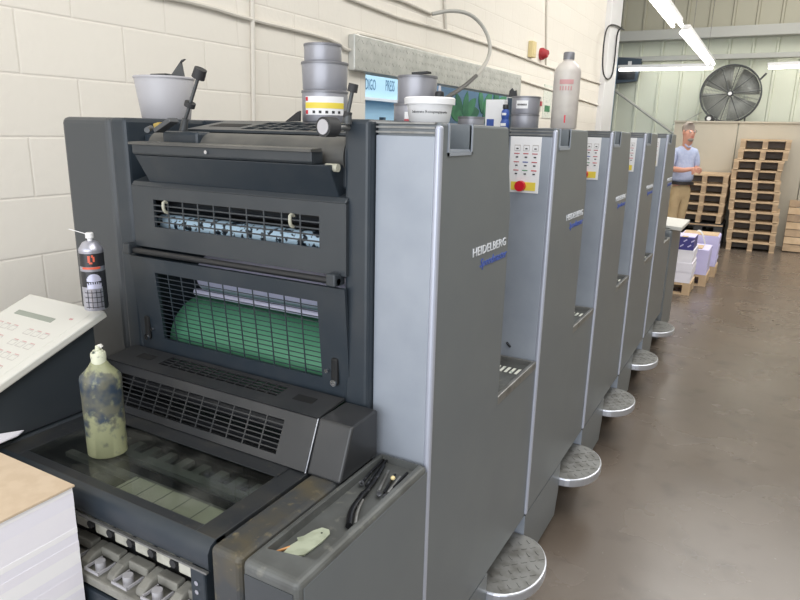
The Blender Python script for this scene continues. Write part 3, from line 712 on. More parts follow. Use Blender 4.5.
# units 2-5
U2 = thing('printing_unit', 'x', 'printing press', (-1.2, 1.45+PITCH, 0), group='press units in line')
Y0b, Y1b = Y0+PITCH, Y1+PITCH
side_cover(U2, Y0b, Y1b); kick(U2, Y0b, Y1b); gap(U2, Y1b, Y0b+PITCH); step(U2, 1.70+PITCH, 2.060+PITCH)
MB().box(-1.81, -.7552, Y0b+.01, Y1b-.005, .30, 1.662).build('body', 'dark2', U2, bevel=.01)
pc = MB().box(-.748, -.645, Y0b-.0085, Y0b-.006, 1.462, 1.640).build('control_panel', 'white', U2, bevel=.002)
for r_ in range(4):
    for c_ in range(3):
        x = -.733+c_*.030; z = 1.612-r_*.0265
        if r_ == 0:
            m = MB().box(x, x+.020, Y0b-.0092, Y0b-.0084, z-.0165, z+.0025)
            m.build('symbol_frame', 'key', pc)
            m = MB().box(x+.0015, x+.0185, Y0b-.0095, Y0b-.0085, z-.015, z-.0005)
            m.build('symbol_field', 'white', pc)
        MB().box(x+.006, x+.014, Y0b-.0098, Y0b-.0084, z-.0115, z-.0075).build('symbol', 'blackrub', pc)
for r_ in range(1, 4):
    for c_ in range(3):
        x = -.733+c_*.030; z = 1.612-r_*.0265
        MB().box(x, x+.018, Y0b-.0094, Y0b-.0084, z, z+.003).build('button', {(2, 1): 'bluetxt', (3, 1): 'leaf', (3, 2): 'red'}.get((r_, c_), 'redk'), pc)
MB().box(-.738, -.655, Y0b-.0094, Y0b-.0084, 1.470, 1.497).build('yellow_plate', 'yellow', pc)
MB().cyl((-.704, Y0b-.0094, 1.484), (-.704, Y0b-.024, 1.484), .0175, .0165, 24).build('emergency_stop', 'red', pc, smooth=True)
pos_ = ['second press unit, control panel fully seen below the tall bottle', 'third press unit, middle tower of the five', 'fourth press unit, between the middle and last tower', 'last press unit, tower nearest the standing man']
U2['label'] = pos_[0]
for k in range(1, 4):
    c = copy_tree(U2); c.location.y += PITCH*k; c['label'] = pos_[k]

# ------------------------------------------------------------------ feed table and console at the near end
FT = thing('feed_table', 'dark feed table with glass cover at the near end of the press', 'feed table', (-1.1, .95, 0))
ZT = .897
m = MB()   # frame around the glass
m.box(-.866, -.812, .765, 1.10, .875, ZT); m.box(-1.56, -1.44, .765, 1.10, .875, ZT); m.box(-1.44, -.866, 1.03, 1.205, .875, ZT); m.box(-1.44, -.866, .765, .79, .875, ZT)
m.build('deck_frame', 'deck', FT, bevel=.002)
MB().box(-1.4405, -.8655, .7895, 1.0305, .888, .894).build('glass_cover', 'glass', FT)
m = MB().prism([(.79, .8965), (.765, .8965), (.752, .890), (.744, .876), (.744, .845), (.750, .837), (.79, .837)], 'x', -1.56, -.812).build('front_fascia', 'dark2', FT, smooth=True)
MB().box(-1.56, -.815, .7405, .7475, .8335, .8375).build('fascia_edge', 'steel', FT)
# below the glass
MB().box(-1.56, -.82, .80, 1.20, .70, .72).build('inner_bed', 'hidden', FT)
MB().obox((-1.17, .80, .862), (1, -.0, 0), Vector((0, 1, .0)), ZA, 0, .285, 0, .075, 0, .006).build('feed_plate', 'beige_plate', FT)
m = MB()
for i in range(5): m.box(-1.16+i*.055, -1.158+i*.055, .80, .875, .868, .8685)
m.build('plate_lines', 'tray', FT)
MB().box(-1.40, -.88, .93, .955, .855, .868).build('gauge_bar', 'tray', FT)
for i in range(9): MB().box(-1.38+i*.057, -1.355+i*.057, .96, 1.01, .845, .858).build('gauge_finger', 'tray', FT)
MB().box(-1.44, -.866, .88, .90, .84, .852).cyl((-1.43, .975, .83), (-.87, .975, .83), .014, n=16).build('feed_shaft', 'steel', FT, smooth=True)
# feeder head below the fascia
MB().box(-1.5, -.87, .785, .80, .782, .835).build('feeder_bar', 'tray', FT)
for i in range(7):
    x = -1.30+i*.064
    b_ = MB().box(x, x+.040, .762, .784, .786, .818).build('white_block', 'blockgrey', FT, bevel=.003)
    MB().cyl((x+.052, .784, .803), (x+.052, .758, .803), .009, n=12).build('bar_roller', 'blackrub', FT, smooth=True)
for i in range(5):
    x = -1.27+i*.088
    s_ = MB().prism([(.722, .724), (.726, .738), (.75, .750), (.784, .756), (.784, .735), (.745, .724)], 'x', x, x+.026).build('sucker_arm', 'armgrey', FT, bevel=.005)
    MB().box(x+.026, x+.084, .76, .784, .735, .757).build('sucker_block', 'armgrey', s_, bevel=.003)
    for bx_ in ((x+.030, x+.033, .716, .758), (x+.073, x+.076, .716, .758), (x+.030, x+.076, .714, .717)):
        MB().box(bx_[0], bx_[1], bx_[2], bx_[3], .732, .738).build('frame_bar', 'bucket', s_)
    MB().cyl((x+.052, .738, .724), (x+.052, .738, .746), .011, n=12).build('sucker', 'bucket', s_, smooth=True)
MB().box(-1.5, -.87, .712, .80, .700, .722).build('feeder_tray', 'armgrey', FT, bevel=.004)
MB().box(-1.5, -.87, .80, .81, .3, .78).build('inner_wall', 'deck', FT)
MB().box(-1.5, -.845, .712, .80, .25, .690).build('lower_casing', 'dark2', FT, bevel=.006)
fp = MB().box(-.868, -.828, .748, .80, .60, .832).build('side_post', 'dark2', FT, bevel=.004)
for z in (.80, .78, .755): MB().cyl((-.848, .748, z), (-.848, .744, z), .005, n=10).build('bolt', 'chrome', fp)
MB().box(-1.56, -.812, .80, 1.20, .05, .30).build('plinth', 'hidden', FT)
# left side deck and desk pedestal
MB().box(-1.80, -1.50, .712, 1.205, .05, .90).build('left_housing', 'dark', FT, bevel=.01)
# right housing with tool tray
MB().box(-.808, -.732, .745, 1.205, .05, ZT).build('inner_housing', 'stain', FT, bevel=.012, seg=3)
rh = MB().box(-.730, -.5985, .745, 1.228, .05, ZT).build('outer_housing', 'tray', FT, bevel=.014, seg=4)
cut(rh, MB().prism([(-.712, .795), (-.616, .815), (-.616, 1.215), (-.712, 1.215)], 'z', .878, .95))
MB().box(-.5982, -.5972, .757, 1.222, .06, .882).build('side_panel', 'grey', FT)
MB().box(-.722, -.612, .7435, .7448, .06, .872).build('front_panel', 'cover', FT)
# console
CN = MB()
ft_ = Vector((0, .053, .108)); fh = ft_.length; ft_.normalize(); fn = Vector((0, -ft_.z, ft_.y))
CN.grille((-1.56, 1.048, .9), XA, ft_, fn, .743, fh, .006, (.085, .655, .018, .098), 11, 7, .0035, .0026, .003)
tt_ = Vector((0, .104, .0096)); th = tt_.length; tt_.normalize(); tn = Vector((0, -tt_.z, tt_.y))
cg = CN.build('console_front', 'console', FT)
CN = MB(); CN.grille((-1.56, 1.1005, 1.0065), XA, tt_, tn, .743, th, .006, (.17, .585, .040, .092), 12, 4, .0035)
ct = CN.build('console_top', 'console', FT)
for u in (.075, .63): MB().obox((-1.56, 1.1005, 1.0065), XA, tt_, tn, u, u+.058, .045, .072, .0062, .0072).build('finger_slot', 'hidden', ct, bevel=.004)
MB().prism([(1.062, .901), (1.205, .901), (1.205, 1.0), (1.11, .99)], 'x', -1.558, -1.55).build('console_end', 'console', FT)
MB().prism([(1.062, .901), (1.205, .901), (1.205, 1.0), (1.11, .99)], 'x', -.83, -.82).build('console_end', 'console', FT)
MB().box(-1.54, -.84, 1.09, 1.2, .898, .92).cyl((-1.54, 1.13, .955), (-.84, 1.13, .955), .022, n=20).build('console_insides', 'black', FT)
MB().prism([(1.046, .8975), (1.205, .8975), (1.204, 1.016), (1.097, 1.014)], 'x', -.814, -.722).build('end_cap', 'console', FT, bevel=.006, seg=3)
MB().prism([(1.0445, .899), (1.0475, .899), (1.0985, 1.012), (1.0955, 1.012)], 'x', -.8165, -.8145).build('cap_edge', 'alu', FT)
MB().box(-1.56, -.86, 1.0, 1.046, .8972, .9).build('seal_strip', 'deck', FT)

# control desk (tilted, left of the table)
DK = thing('control_desk', 'cream tilted control desk with display and keys at the left edge', 'control desk', (-1.66, .9, .90))
DU, DO = Vector((0, .32, .122)).normalized(), Vector((-1.83, .74, 1.035))
DN = Vector((0, -DU.z, DU.y))
DL = .355
MB().obox(DO, XA, DU, DN, 0, .333, -.15, DL, -.014, .006).build('desk_top', 'offwhite', DK, bevel=.004)
MB().prism([(.60, .902), (1.045, .902), (1.045, 1.128), (.60, .962)], 'x', -1.80, -1.515).build('pedestal', 'dark', DK, bevel=.004)
def dbox(m, u0, u1, v0, v1, n0=.006, n1=.0068): m.obox(DO, XA, DU, DN, u0, u1, v0, v1, n0, n1)
m = MB(); dbox(m, .02, .305, -.10, .33, .006, .0066); m.build('membrane', 'offwhite', DK)
m = MB(); dbox(m, .055, .22, .265, .283, .0066, .0074); m.build('display', 'lcd', DK)
for r_ in range(5):
    v = .205-r_*.045
    for c_ in range(7):
        if c_ == 3 and r_ < 2: continue
        u = .045+c_*.034; m = MB()
        dbox(m, u, u+.024, v, v+.0014, .0066, .0070); dbox(m, u, u+.0012, v, v+.017, .0066, .0070); dbox(m, u+.0228, u+.024, v, v+.017, .0066, .0070); dbox(m, u, u+.024, v+.017, v+.0184, .0066, .0070)
        k_ = m.build('key', 'key', DK); m = MB(); dbox(m, u+.003, u+.021, v+.0205, v+.0228, .0066, .0070); m.build('key_legend', 'redkey', k_)
m = MB(); dbox(m, .262, .275, .292, .298, .0066, .0072); m.build('indicator', 'redkey', DK)

# delivery end
DE = thing('delivery_unit', 'narrow grey delivery unit past the last tower with white tray', 'delivery unit', (-1.2, 5.6, 0))
MB().box(-1.81, -.60, 5.42, 6.05, .05, .94).build('housing', 'grey', DE, bevel=.02)
MB().box(-1.81, -.66, 5.06, 5.41, .90, 1.40).build('dark_panel', 'dark2', DE, bevel=.01)
so2 = tag(MB().obox((-.90, 5.45, .9415), Vector((1, 0, -.06)).normalized(), YA, Vector((.06, 0, 1)).normalized(), 0, .36, 0, .56, .02, .05).obox((-.9, 5.45, .9415), XA, YA, ZA, 0, .28, 0, .5, 0, .02).build('sheet_tray', 'offwhite', bevel=.004), 'off-white sheet tray on the delivery unit in front of the man', 'tray')
tag(MB().cyl((-.80, 5.5, .985), (-.80, 5.5, 1.0), .02, n=14).build('red_cap', 'red', smooth=True), 'small red cap on the off-white sheet tray', 'cap')

# ------------------------------------------------------------------ things on the press
ZTOP = 1.668
def tin(label, x, y, z, r, h, rim='tinrim', group=None, lid=True, mat='tin', taper=1.0, open_=False):
    t = thing('ink_tin', label, 'tin', (x, y, z), org=False, group=group)
    r2 = r*taper
    MB().lathe([(r2*.97, 0), (r2, .004), (r, h-.006), (r*.99, h-.004), (0, h-.004)], n=40).build('body', mat, t, smooth=True)
    MB().lathe([(r*1.0, h-.006), (r*1.025, h-.006), (r*1.03, h-.002), (r*1.02, h), (r*.93, h), (r*.92, h-.003), (r*.9, h-.0035)], n=40).build('rim', rim, t, smooth=True)
    return t
# left bucket with putty knife
BKY = 1.50
bk = tin('pale grey tapered bucket at the left end of the dark unit', -1.70, 1.50, ZTOP, .090, .128, rim='bucket', mat='bucket', taper=.82)
bk['category'] = 'bucket'; bk.name = 'ink_bucket'
kn_ = thing('putty_knife', 'dark putty knife with upturned blade lying on the pale grey bucket', 'putty knife', (-1.66, 1.5, 1.7965), org=False)
MB().prism([(-.06, 0), (.0, .008), (.045, .048), (.058, .050), (.040, .040), (.048, 0)], 'y', -.004, .004).build('blade', 'fanwire', kn_)
MB().box(-.09, -.02, -.012, .012, .0, .010).build('handle', 'black', kn_, bevel=.003)
# three stacked tins
c = (-1.096, 1.52)
t1 = tin('labelled ink tin at the bottom of the stack of three', c[0], c[1], 1.668, .0625, .082, group='ink tins')
t2 = tin('large plain ink tin in the middle of the stack of three', c[0], c[1], 1.7505, .0625, .073, group='ink tins', taper=.96)
t3 = tin('small ink tin on top of the stack of three', c[0]-.006, c[1], 1.824, .0505, .046, group='ink tins')
def arc_label(m, r, a0, a1, z0, z1, t=.0008, n=14):
    V8 = []
    for i in range(n+1):
        a = a0+(a1-a0)*i/n
        for rr in (r, r+t):
            for z in (z0, z1): V8.append(m.bm.verts.new((rr*math.cos(a), rr*math.sin(a), z)))
    for i in range(n):
        b = 4*i
        for q in ((0, 1, 5, 4), (2, 6, 7, 3), (0, 4, 6, 2), (1, 3, 7, 5)): m.bm.faces.new([V8[b+k] for k in q])
    m.bm.faces.new([V8[k] for k in (0, 2, 3, 1)]); m.bm.faces.new([V8[4*n+k] for k in (0, 1, 3, 2)])
    return m
dirc = math.atan2(-c[1], -c[0])
arc_label(MB(), .0628, dirc-.95, dirc+.9, .018, .066).build('label', 'white', t1, smooth=True)
arc_label(MB(), .0634, dirc-.95, dirc+.9, .035, .050).build('yellow_band', 'yellow', t1, smooth=True)
arc_label(MB(), .0634, dirc-.93, dirc-.8, .020, .030).build('red_mark', 'red', t1, smooth=True)
arc_label(MB(), .0634, dirc-.93, dirc-.8, .054, .064).build('red_mark', 'red', t1, smooth=True)
m = MB()
for k in range(5): arc_label(m, .0634, dirc-.55+k*.28, dirc-.43+k*.28, .022, .029, n=3)
m.build('hazard_marks', 'blackrub', t1)
# pair of grey tins behind the tub
Y2 = 1.60
t4 = tin('lower of two grey ink tins behind the white tub, red and white label', -.860, Y2, ZTOP, .054, .052, group='ink tins')
arc_label(MB(), .0544, dirc-.6, dirc-.2, .002, .030).build('label', 'white', t4, smooth=True)
arc_label(MB(), .0550, dirc-.6, dirc-.2, .002, .012).build('red_band', 'redk', t4, smooth=True)
t5 = tin('upper of two grey ink tins behind the white tub', -.852, Y2, 1.7205, .0525, .070, group='ink tins')
tag(MB().prism([(0, 0), (.045, .002), (.045, .007), (0, .005)], 'y', -.012, .012).build('scraper_tip', 'black'), 'black scraper tip lying on the upper grey tin behind the tub', 'scraper').location = (-.845, 1.565, 1.7915)
# white tub
tb = thing('white_tub', 'round white plastic tub of cleaning paste on the nearest tower', 'tub', (-.732, 1.44, ZTOP+.002), org=False)
tb.scale = (.92, .92, .90)
MB().lathe([(.050, 0), (.053, .003), (.060, .050), (0, .050)], n=40).build('body', 'white', tb, smooth=True)
MB().lathe([(.060, .046), (.0655, .046), (.0665, .061), (.063, .064), (0, .064)], n=40).build('lid', 'white', tb, smooth=True)
dt = math.atan2(-1.44, .735)
lab = 'Substrate Reinigungspaste'
def wraptext(name, s, size, mat, parent, r, z, a0, taper=0):
    cu = bpy.data.curves.new(name, 'FONT'); cu.body = s; cu.size = size; cu.extrude = .0004; cu.align_x = 'CENTER'; cu.resolution_u = 1
    t = bpy.data.objects.new('tmp_t', cu); COL.objects.link(t)
    dg = bpy.context.evaluated_depsgraph_get(); dg.update()
    me = bpy.data.meshes.new_from_object(t.evaluated_get(dg)); bpy.data.objects.remove(t)
    for v in me.vertices:
        a = a0+v.co.x/r; zz = z+v.co.y; rr = r+taper*v.co.y+.0006+v.co.z
        v.co = (rr*math.cos(a), rr*math.sin(a), zz)
    me.materials.clear(); me.materials.append(M[mat]); me.name = name
    o = bpy.data.objects.new(name, me); COL.objects.link(o); o.parent = parent
    return o
wraptext('lettering', lab, .0095, 'blackrub', tb, .0558, .0235, dt, .15)
# low tin beyond the tub, on the first tower's back half
t6 = tin('low flat grey tin on the nearest tower right of the white tub', -.692, 1.60, 1.6665, .034, .022, group='ink tins')
bc = thing('pump_bottle', 'black pump bottle with clear nozzle between the white tub and the leaf panel', 'bottle', (-.783, 1.595, ZTOP), org=False)
bc.scale = (.7, .7, .92)
MB().lathe([(.017, 0), (.017, .085), (.014, .09), (.006, .092), (0, .092)], n=20).build('body', 'black', bc, smooth=True)
MB().lathe([(.006, .092), (.004, .106), (0, .107)], n=12).build('nozzle', 'bucket', bc, smooth=True)
# second tower: tins, bottle
t7 = tin('lower of two grey tins behind the small blue bottle', -.795, 2.32, ZTOP, .049, .048, group='ink tins')
t8 = tin('upper of two grey tins behind the small blue bottle, with pale label', -.795, 2.32, 1.7165, .0495, .060, group='ink tins')
d8 = math.atan2(-2.32, .80)
arc_label(MB(), .0499, d8-.7, d8+.15, .018, .045).build('label', 'white', t8, smooth=True)
m = MB()
for k in range(8): arc_label(m, .0505, d8-.6+k*.085, d8-.54+k*.085, .028, .034, n=2)
m.build('printing', 'blackrub', t8)
cl_ = thing('spatula', 'black spatula stub standing on the upper tin by the blue bottle', 'spatula', (-.845, 2.32, 1.7765), org=False)
MB().prism([(-.015, 0), (.015, 0), (.012, .022), (.004, .020), (-.004, .03), (-.013, .02)], 'y', -.004, .004).build('blade', 'black', cl_)
wb = thing('white_carton', 'upright white carton with blue marks left of the two grey tins', 'carton', (-.905, 2.32, ZTOP), org=False)
MB().box(-.035, .035, -.02, .02, 0, .098).build('box', 'white', wb, bevel=.002)
MB().box(-.028, .0, -.0208, -.02, .004, .03).build('blue_mark', 'blue', wb)
bb = thing('blue_bottle', 'small blue bottle with black cap in front of the grey tins', 'bottle', (-.838, 2.235, ZTOP), org=False)
bb.scale = (.8, .8, .95)
MB().lathe([(.019, 0), (.020, .003), (.020, .02), (.015, .03), (.018, .042), (.017, .058), (.010, .066), (0, .066)], n=24).build('body', 'blue', bb, smooth=True)
MB().lathe([(.011, .066), (.013, .068), (.013, .082), (0, .083)], n=18).build('cap', 'black', bb, smooth=True)
MB().box(-.012, .012, -.0215, -.0195, .006, .016).box(-.008, .01, -.0195, -.016, .044, .052).build('label', 'white', bb)
tb2 = thing('tall_bottle', 'tall milky plastic bottle with grey cap on the second tower', 'bottle', (-.648, 2.30, ZTOP), org=False)
MB().lathe([(.041, 0), (.044, .004), (.0445, .185), (.042, .196), (.030, .212), (.0175, .222), (.0165, .235), (0, .235)], n=36).build('body', 'milky', tb2, smooth=True)
MB().lathe([(.0185, .226), (.0185, .247), (.016, .25), (0, .25)], n=24).build('cap', 'tinrim', tb2, smooth=True)
d9 = math.atan2(-2.3, .648)
arc_label(MB(), .0445, d9-.55, d9+.5, .145, .16, n=10).build('red_print', 'redkey', tb2)
for k in range(5): arc_label(MB(), .0449, d9-.5+k*.2, d9-.4+k*.2, .125, .139, n=3).build('red_mark', 'redkey', tb2)
arc_label(MB(), .0445, d9+.0, d9+.10, .02, .045, n=2).build('red_mark', 'red', tb2)
ORG[tb2.name] = Vector((0, 0, 0))

# ------------------------------------------------------------------ near things
BT = thing('squeeze_bottle', 'ink-smeared squeeze bottle with white cap standing on the glass cover', 'bottle', (-1.278, .885, .8945), .75, org=False)
BT.scale = (.93, .93, .96)
MB().lathe([(.043, 0), (.047, .004), (.048, .10), (.0485, .15), (.049, .180), (.0495, .197), (.047, .205), (.027, .226), (.018, .240), (.0, .240)], n=48, sx=1.0, sy=.84).build('body', 'bottle', BT, smooth=True)
bt_c = MB().lathe([(.0175, .236), (.018, .258), (.0165, .262), (0, .262)], n=28).build('cap', 'dirtywhite', BT, smooth=True)
MB().lathe([(.014, .262), (.012, .267), (.006, .268), (.005, .278), (0, .279)], n=16).build('nozzle', 'dirtywhite', BT, smooth=True)
MB().tube([(0, 0, .272), (.006, 0, .280), (.010, 0, .274)], .0045, 8, 1).build('spout_tip', 'offwhite', bt_c, smooth=True)

AC = thing('aerosol_can', 'silver and black aerosol can on the corner of the control desk', 'spray can', (-1.500, 1.048, 1.178), org=False)
AC.scale = (.86, .86, .93)
dc = math.atan2(-1.04, 1.54)
MB().lathe([(.0325, 0), (.034, .003), (.034, .168), (.0345, .170), (.033, .174), (.022, .190), (.013, .194), (0, .194)], n=36).build('body', 'cansilver', AC, smooth=True)
MB().lathe([(.007, .193), (.007, .200), (.0115, .202), (.0115, .215), (.009, .217), (0, .217)], n=18).build('nozzle', 'white', AC, smooth=True)
MB().tube([(-.008, 0, .211), (-.11, .01, .216)], .0012, 6).build('straw', 'white', AC)
arc_label(MB(), .0341, dc-1.6, dc+1.6, .126, .162, n=24).build('dark_band', 'canlabel', AC, smooth=True)
arc_label(MB(), .0341, dc-1.6, dc+1.6, .068, .112, n=24).build('dark_band', 'canlabel', AC, smooth=True)
arc_label(MB(), .0341, dc+.7, dc+1.7, .004, .068, n=10).build('dark_band', 'canlabel', AC, smooth=True)
m = MB()
arc_label(m, .0347, dc-.35, dc-.15, .138, .157, n=3); arc_label(m, .0347, dc-.25, dc+.0, .134, .139, n=3); arc_label(m, .0347, dc+.05, dc+.2, .140, .154, n=3); arc_label(m, .0347, dc-.05, dc+.1, .152, .159, n=2)
arc_label(m, .0347, dc-.9, dc+.6, .119, .125, n=12)
m.build('flame_mark', 'orange', AC)
m = MB()
for i in range(-6, 7): 
    a = dc-.05+i*.09; h_ = math.sqrt(max(0, 1-(i/6.5)**2))
    arc_label(m, .0347, a, a+.09, .086-.002*h_, .086+.020*h_, n=1)
    arc_label(m, .0347, a, a+.09, .064, .083-.006*(1-h_)-.006*(i % 2), n=1)
m.build('picture', 'lilac', AC)
m = MB()
for k in range(4): arc_label(m, .0345, dc-.9, dc+.65, .010+k*.014, .0115+k*.014, n=10)
for k in range(4): arc_label(m, .0345, dc-.65+k*.36, dc-.61+k*.36, .008, .06, n=1)
m.build('text_grid', 'canlabel', AC)

# paper pile in the foreground
PS = thing('paper_pile', 'tall pile of white paper in the lower left foreground', 'paper pile', (-1.3, .34, .14))
z = .142; k = 0
px0, px1, py0, py1 = -1.49, -1.137, -.02, .70
while z < .939:
    h = min(random.choice((.012, .02, .03, .05)), .940-z)
    dx = random.uniform(-.0003, .0003)
    MB().box(px0, px1+dx, py0, py1+random.uniform(-.0005, .0005), z, z+h).build('sheet_bundle', ('paper', 'paper2', 'paper3')[k % 3], PS); z += h; k += 1
q = thing('pallet', 'wooden pallet under the foreground paper pile', 'pallet', (-1.3, .34, 0))
MB().box(px0, px1, py0, py1, .11, .14).build('deck', 'wood', q)
for x in (px0, -1.35, px1-.1): MB().box(x, x+.1, py0, py1, .0, .11).build('bearer', 'wood', q)
tag(MB().obox((-1.49, -.02, .9402), (1, 0, 0), (0, 1, 0), (0, 0, 1), 0, .357, 0, .723, 0, .004).build('grey_board', 'board'), 'tan board lying on the foreground paper pile', 'board')
m = MB(); Q = [(-1.509,0.824,0.915), (-1.490,0.798,0.917), (-1.470,0.713,0.924), (-1.509,0.737,0.936)]
V8 = [m.bm.verts.new((p[0], p[1], p[2]+d)) for d in (0, .0025) for p in Q]
for f in ((3, 2, 1, 0), (4, 5, 6, 7), (0, 1, 5, 4), (1, 2, 6, 5), (2, 3, 7, 6), (3, 0, 4, 7)): m.bm.faces.new([V8[k] for k in f])
tag(m.build('loose_paper', 'paper'), 'loose white paper end leaning at the foot of the tilted control desk', 'paper')

# tools in the tray
ZB = .879
def at(m_, p): return p
def stick(name, label, pts, r, mat='oily', cat='tool', sm=0, grp=None):
    return tag(MB().tube(pts, r, 8, sm).build(name, mat, smooth=True), label, cat, grp)
pl = thing('pliers', 'black oily pliers with long curved handle lying in the tool tray', 'pliers', (-.655, 1.05, ZB))
MB().tube([(-0.629,0.943,0.888), (-0.652,0.984,0.889), (-0.659,1.021,0.890), (-0.665,1.054,0.890)], .0075, 10, 2).build('handle', 'oily', pl, smooth=True)
MB().tube([(-0.665,1.056,0.889), (-0.673,1.109,0.889), (-0.692,1.181,0.889)], .006, 10, 1).build('jaw', 'oily', pl, smooth=True)
MB().tube([(-0.622,0.955,0.888), (-0.641,0.991,0.889), (-0.654,1.033,0.890)], .0035, 8, 1).build('second_handle', 'steel', pl, smooth=True)
stick('hex_key', 'oily hex key nearest the inner edge of the tool tray', [(-0.694,1.088,0.888), (-0.705,1.152,0.886), (-0.710,1.210,0.886)], .0035)
stick('hex_key', 'oily hex key lying between the inner-edge key and the pliers', [(-0.680,1.087,0.888), (-0.695,1.153,0.886), (-0.701,1.210,0.886)], .0038)
tag(MB().cyl((-0.702,1.104,0.880), (-0.693,1.090,0.890), .006, n=8).build('hex_nut', 'oily'), 'black hex nut at the near end of the inner-edge hex key', 'nut')
stick('long_bolt', 'thin steel bolt, leftmost of the four beside the pliers', [(-0.647,1.087,0.886), (-0.673,1.172,0.886)], .0034, 'steel', 'bolt')
stick('long_bolt', 'thin dark bolt, second from the left beside the pliers', [(-0.633,1.086,0.886), (-0.651,1.165,0.886)], .0034, 'oily', 'bolt')
stick('long_bolt', 'thin steel bolt, third from the left beside the pliers', [(-0.626,1.090,0.886), (-0.636,1.163,0.886)], .0034, 'steel', 'bolt')
stick('long_bolt', 'thin dark bolt, rightmost and nearest the outer rim', [(-0.627,1.114,0.886), (-0.631,1.187,0.886)], .0034, 'oily', 'bolt')
tag(MB().cyl((-0.645,1.085,0.880), (-0.636,1.070,0.891), .0055, n=8).build('hex_nut', 'oily'), 'black hex nut at the foot of the leftmost thin bolt', 'nut')
tag(MB().cyl((-0.629,1.086,0.880), (-0.620,1.070,0.891), .0055, n=8).build('hex_nut', 'oily'), 'black hex nut between the second and third thin bolts', 'nut')
tag(MB().ell((-0.642,1.140,0.893), (.0055, .0055, .005)).build('wax_drop', 'beigebox', smooth=True), 'small yellow bead lying among the thin bolts', 'bead')
# scraper plate
P8 = [(-0.691,0.815,0.882), (-0.694,0.839,0.882), (-0.690,0.859,0.882), (-0.698,0.865,0.882), (-0.690,0.877,0.882), (-0.685,0.900,0.882), (-0.676,0.917,0.882), (-0.660,0.919,0.882), (-0.651,0.909,0.882), (-0.649,0.880,0.882), (-0.654,0.831,0.882), (-0.664,0.822,0.882), (-0.675,0.815,0.882)]
sp_ = thing('plastic_scraper', 'grey-green plastic scraper tag with broken tan corner in the tool tray', 'scraper', (-.66, .85, ZB))
MB().prism([(p[0], p[1]) for p in P8], 'z', .8795, .8835).build('plate', 'putty', sp_, bevel=.0008)
e0 = (-0.705,0.811,0.882); e1 = (-0.692,0.836,0.882); e2 = (-0.675,0.815,0.882)
m = MB(); m.tube([e2, e0, e1], .0028, 6); m.build('broken_corner', 'glue', sp_)
hh = Vector((-0.665,0.901,0.884)); MB().cyl(hh, hh+Vector((0, 0, .0004)), .002, n=10).build('hole', 'hidden', sp_)
tag(MB().obox((0, 0, 0), Vector((.7, 0, -.7)), YA, Vector((.7, 0, .7)), 0, .022, 0, .008, 0, .007).build('black_clip', 'black', bevel=.002), 'small black clip stuck to the second tower front above the slotted tray', 'clip').location = ((-0.718,2.055,0.954)[0], 2.052, (-0.717,2.055,0.943)[2])

# ------------------------------------------------------------------ the man
def skinmesh(name, V, E, mat, parent, root=0, sub=2, post=None):
    me = bpy.data.meshes.new(name); me.from_pydata([v[0] for v in V], E, [])
    o = bpy.data.objects.new(name, me); COL.objects.link(o)
    s = o.modifiers.new('Skin', 'SKIN'); s.use_smooth_shade = True; s.branch_smoothing = .6
    sv = me.skin_vertices[0].data
    for i, v in enumerate(V):
        r = v[1]; sv[i].radius = (r, r) if not isinstance(r, tuple) else r
        sv[i].use_root = (i == root)
    u = o.modifiers.new('Sub', 'SUBSURF'); u.levels = sub; u.render_levels = sub
    bake(o)
    if post: post(o.data)
    o.data.materials.clear(); o.data.materials.append(M[mat])
    for p in o.data.polygons: p.use_smooth = True
    o.parent = parent
    return o
man = thing('person', 'man in pale blue shirt and khaki trousers standing behind the press looking down', 'person', (-.985, 9.22, 0), .60, org=False)
# local frame: x to the picture right, -y towards the camera
body_V = [((0, 0, 1.00), .105), ((0, .01, 1.15), .11), ((0, .015, 1.35), .145), ((.0, .01, 1.50), .08), ((.0, -.01, 1.54), .064), ((.0, -.03, 1.625), .086), ((.0, -.03, 1.725), .092),
    ((-.165, .02, 1.47), .052), ((-.205, .0, 1.24), .040), ((-.115, -.19, 1.23), .034), ((-.01, -.25, 1.25), .026),
    ((.165, .02, 1.47), .052), ((.205, .0, 1.24), .040), ((.17, -.18, 1.23), .034), ((.085, -.26, 1.245), .026),
    ((-.09, 0, .93), .085), ((-.10, -.02, .52), .056), ((-.10, .0, .10), .042), ((-.10, -.15, .05), .035),
    ((.09, 0, .93), .085), ((.06, .02, .53), .056), ((-.02, .17, .11), .042), ((-.02, .03, .05), .035)]
body_E = [(0, 1), (1, 2), (2, 3), (3, 4), (4, 5), (5, 6), (2, 7), (7, 8), (8, 9), (9, 10), (2, 11), (11, 12), (12, 13), (13, 14), (0, 15), (15, 16), (16, 17), (17, 18), (0, 19), (19, 20), (20, 21), (21, 22)]
# hands: palm plus five fingers each, grown from the wrist
def hand(V, E, wrist, s):
    w = Vector(V[wrist][0]); i0 = len(V)
    d = Vector((.85*s, -.42, -.12)).normalized(); side = Vector((.1*s, -.1, 1)).normalized()
    V.append((tuple(w+d*.05), .028)); E.append((wrist, i0))
    for k, (o_, L) in enumerate(((.028, .062), (.010, .070), (-.010, .066), (-.027, .052))):
        a = w+d*.085+side*o_; n = len(V)
        V.append((tuple(a), .0105)); E.append((i0, n))
        V.append((tuple(a+d*L*.5+Vector((0, -.006, -.004))), .009)); E.append((n, n+1))
        V.append((tuple(a+d*L*.8+Vector((0, .018, -.02))), .008)); E.append((n+1, n+2))
    n = len(V); a = w+d*.04+side*.03+Vector((0, .015, 0))
    V.append((tuple(a), .012)); E.append((i0, n)); V.append((tuple(a+d*.035+side*.02), .0095)); E.append((n, n+1))
hand(body_V, body_E, 10, 1); hand(body_V, body_E, 14, -1)
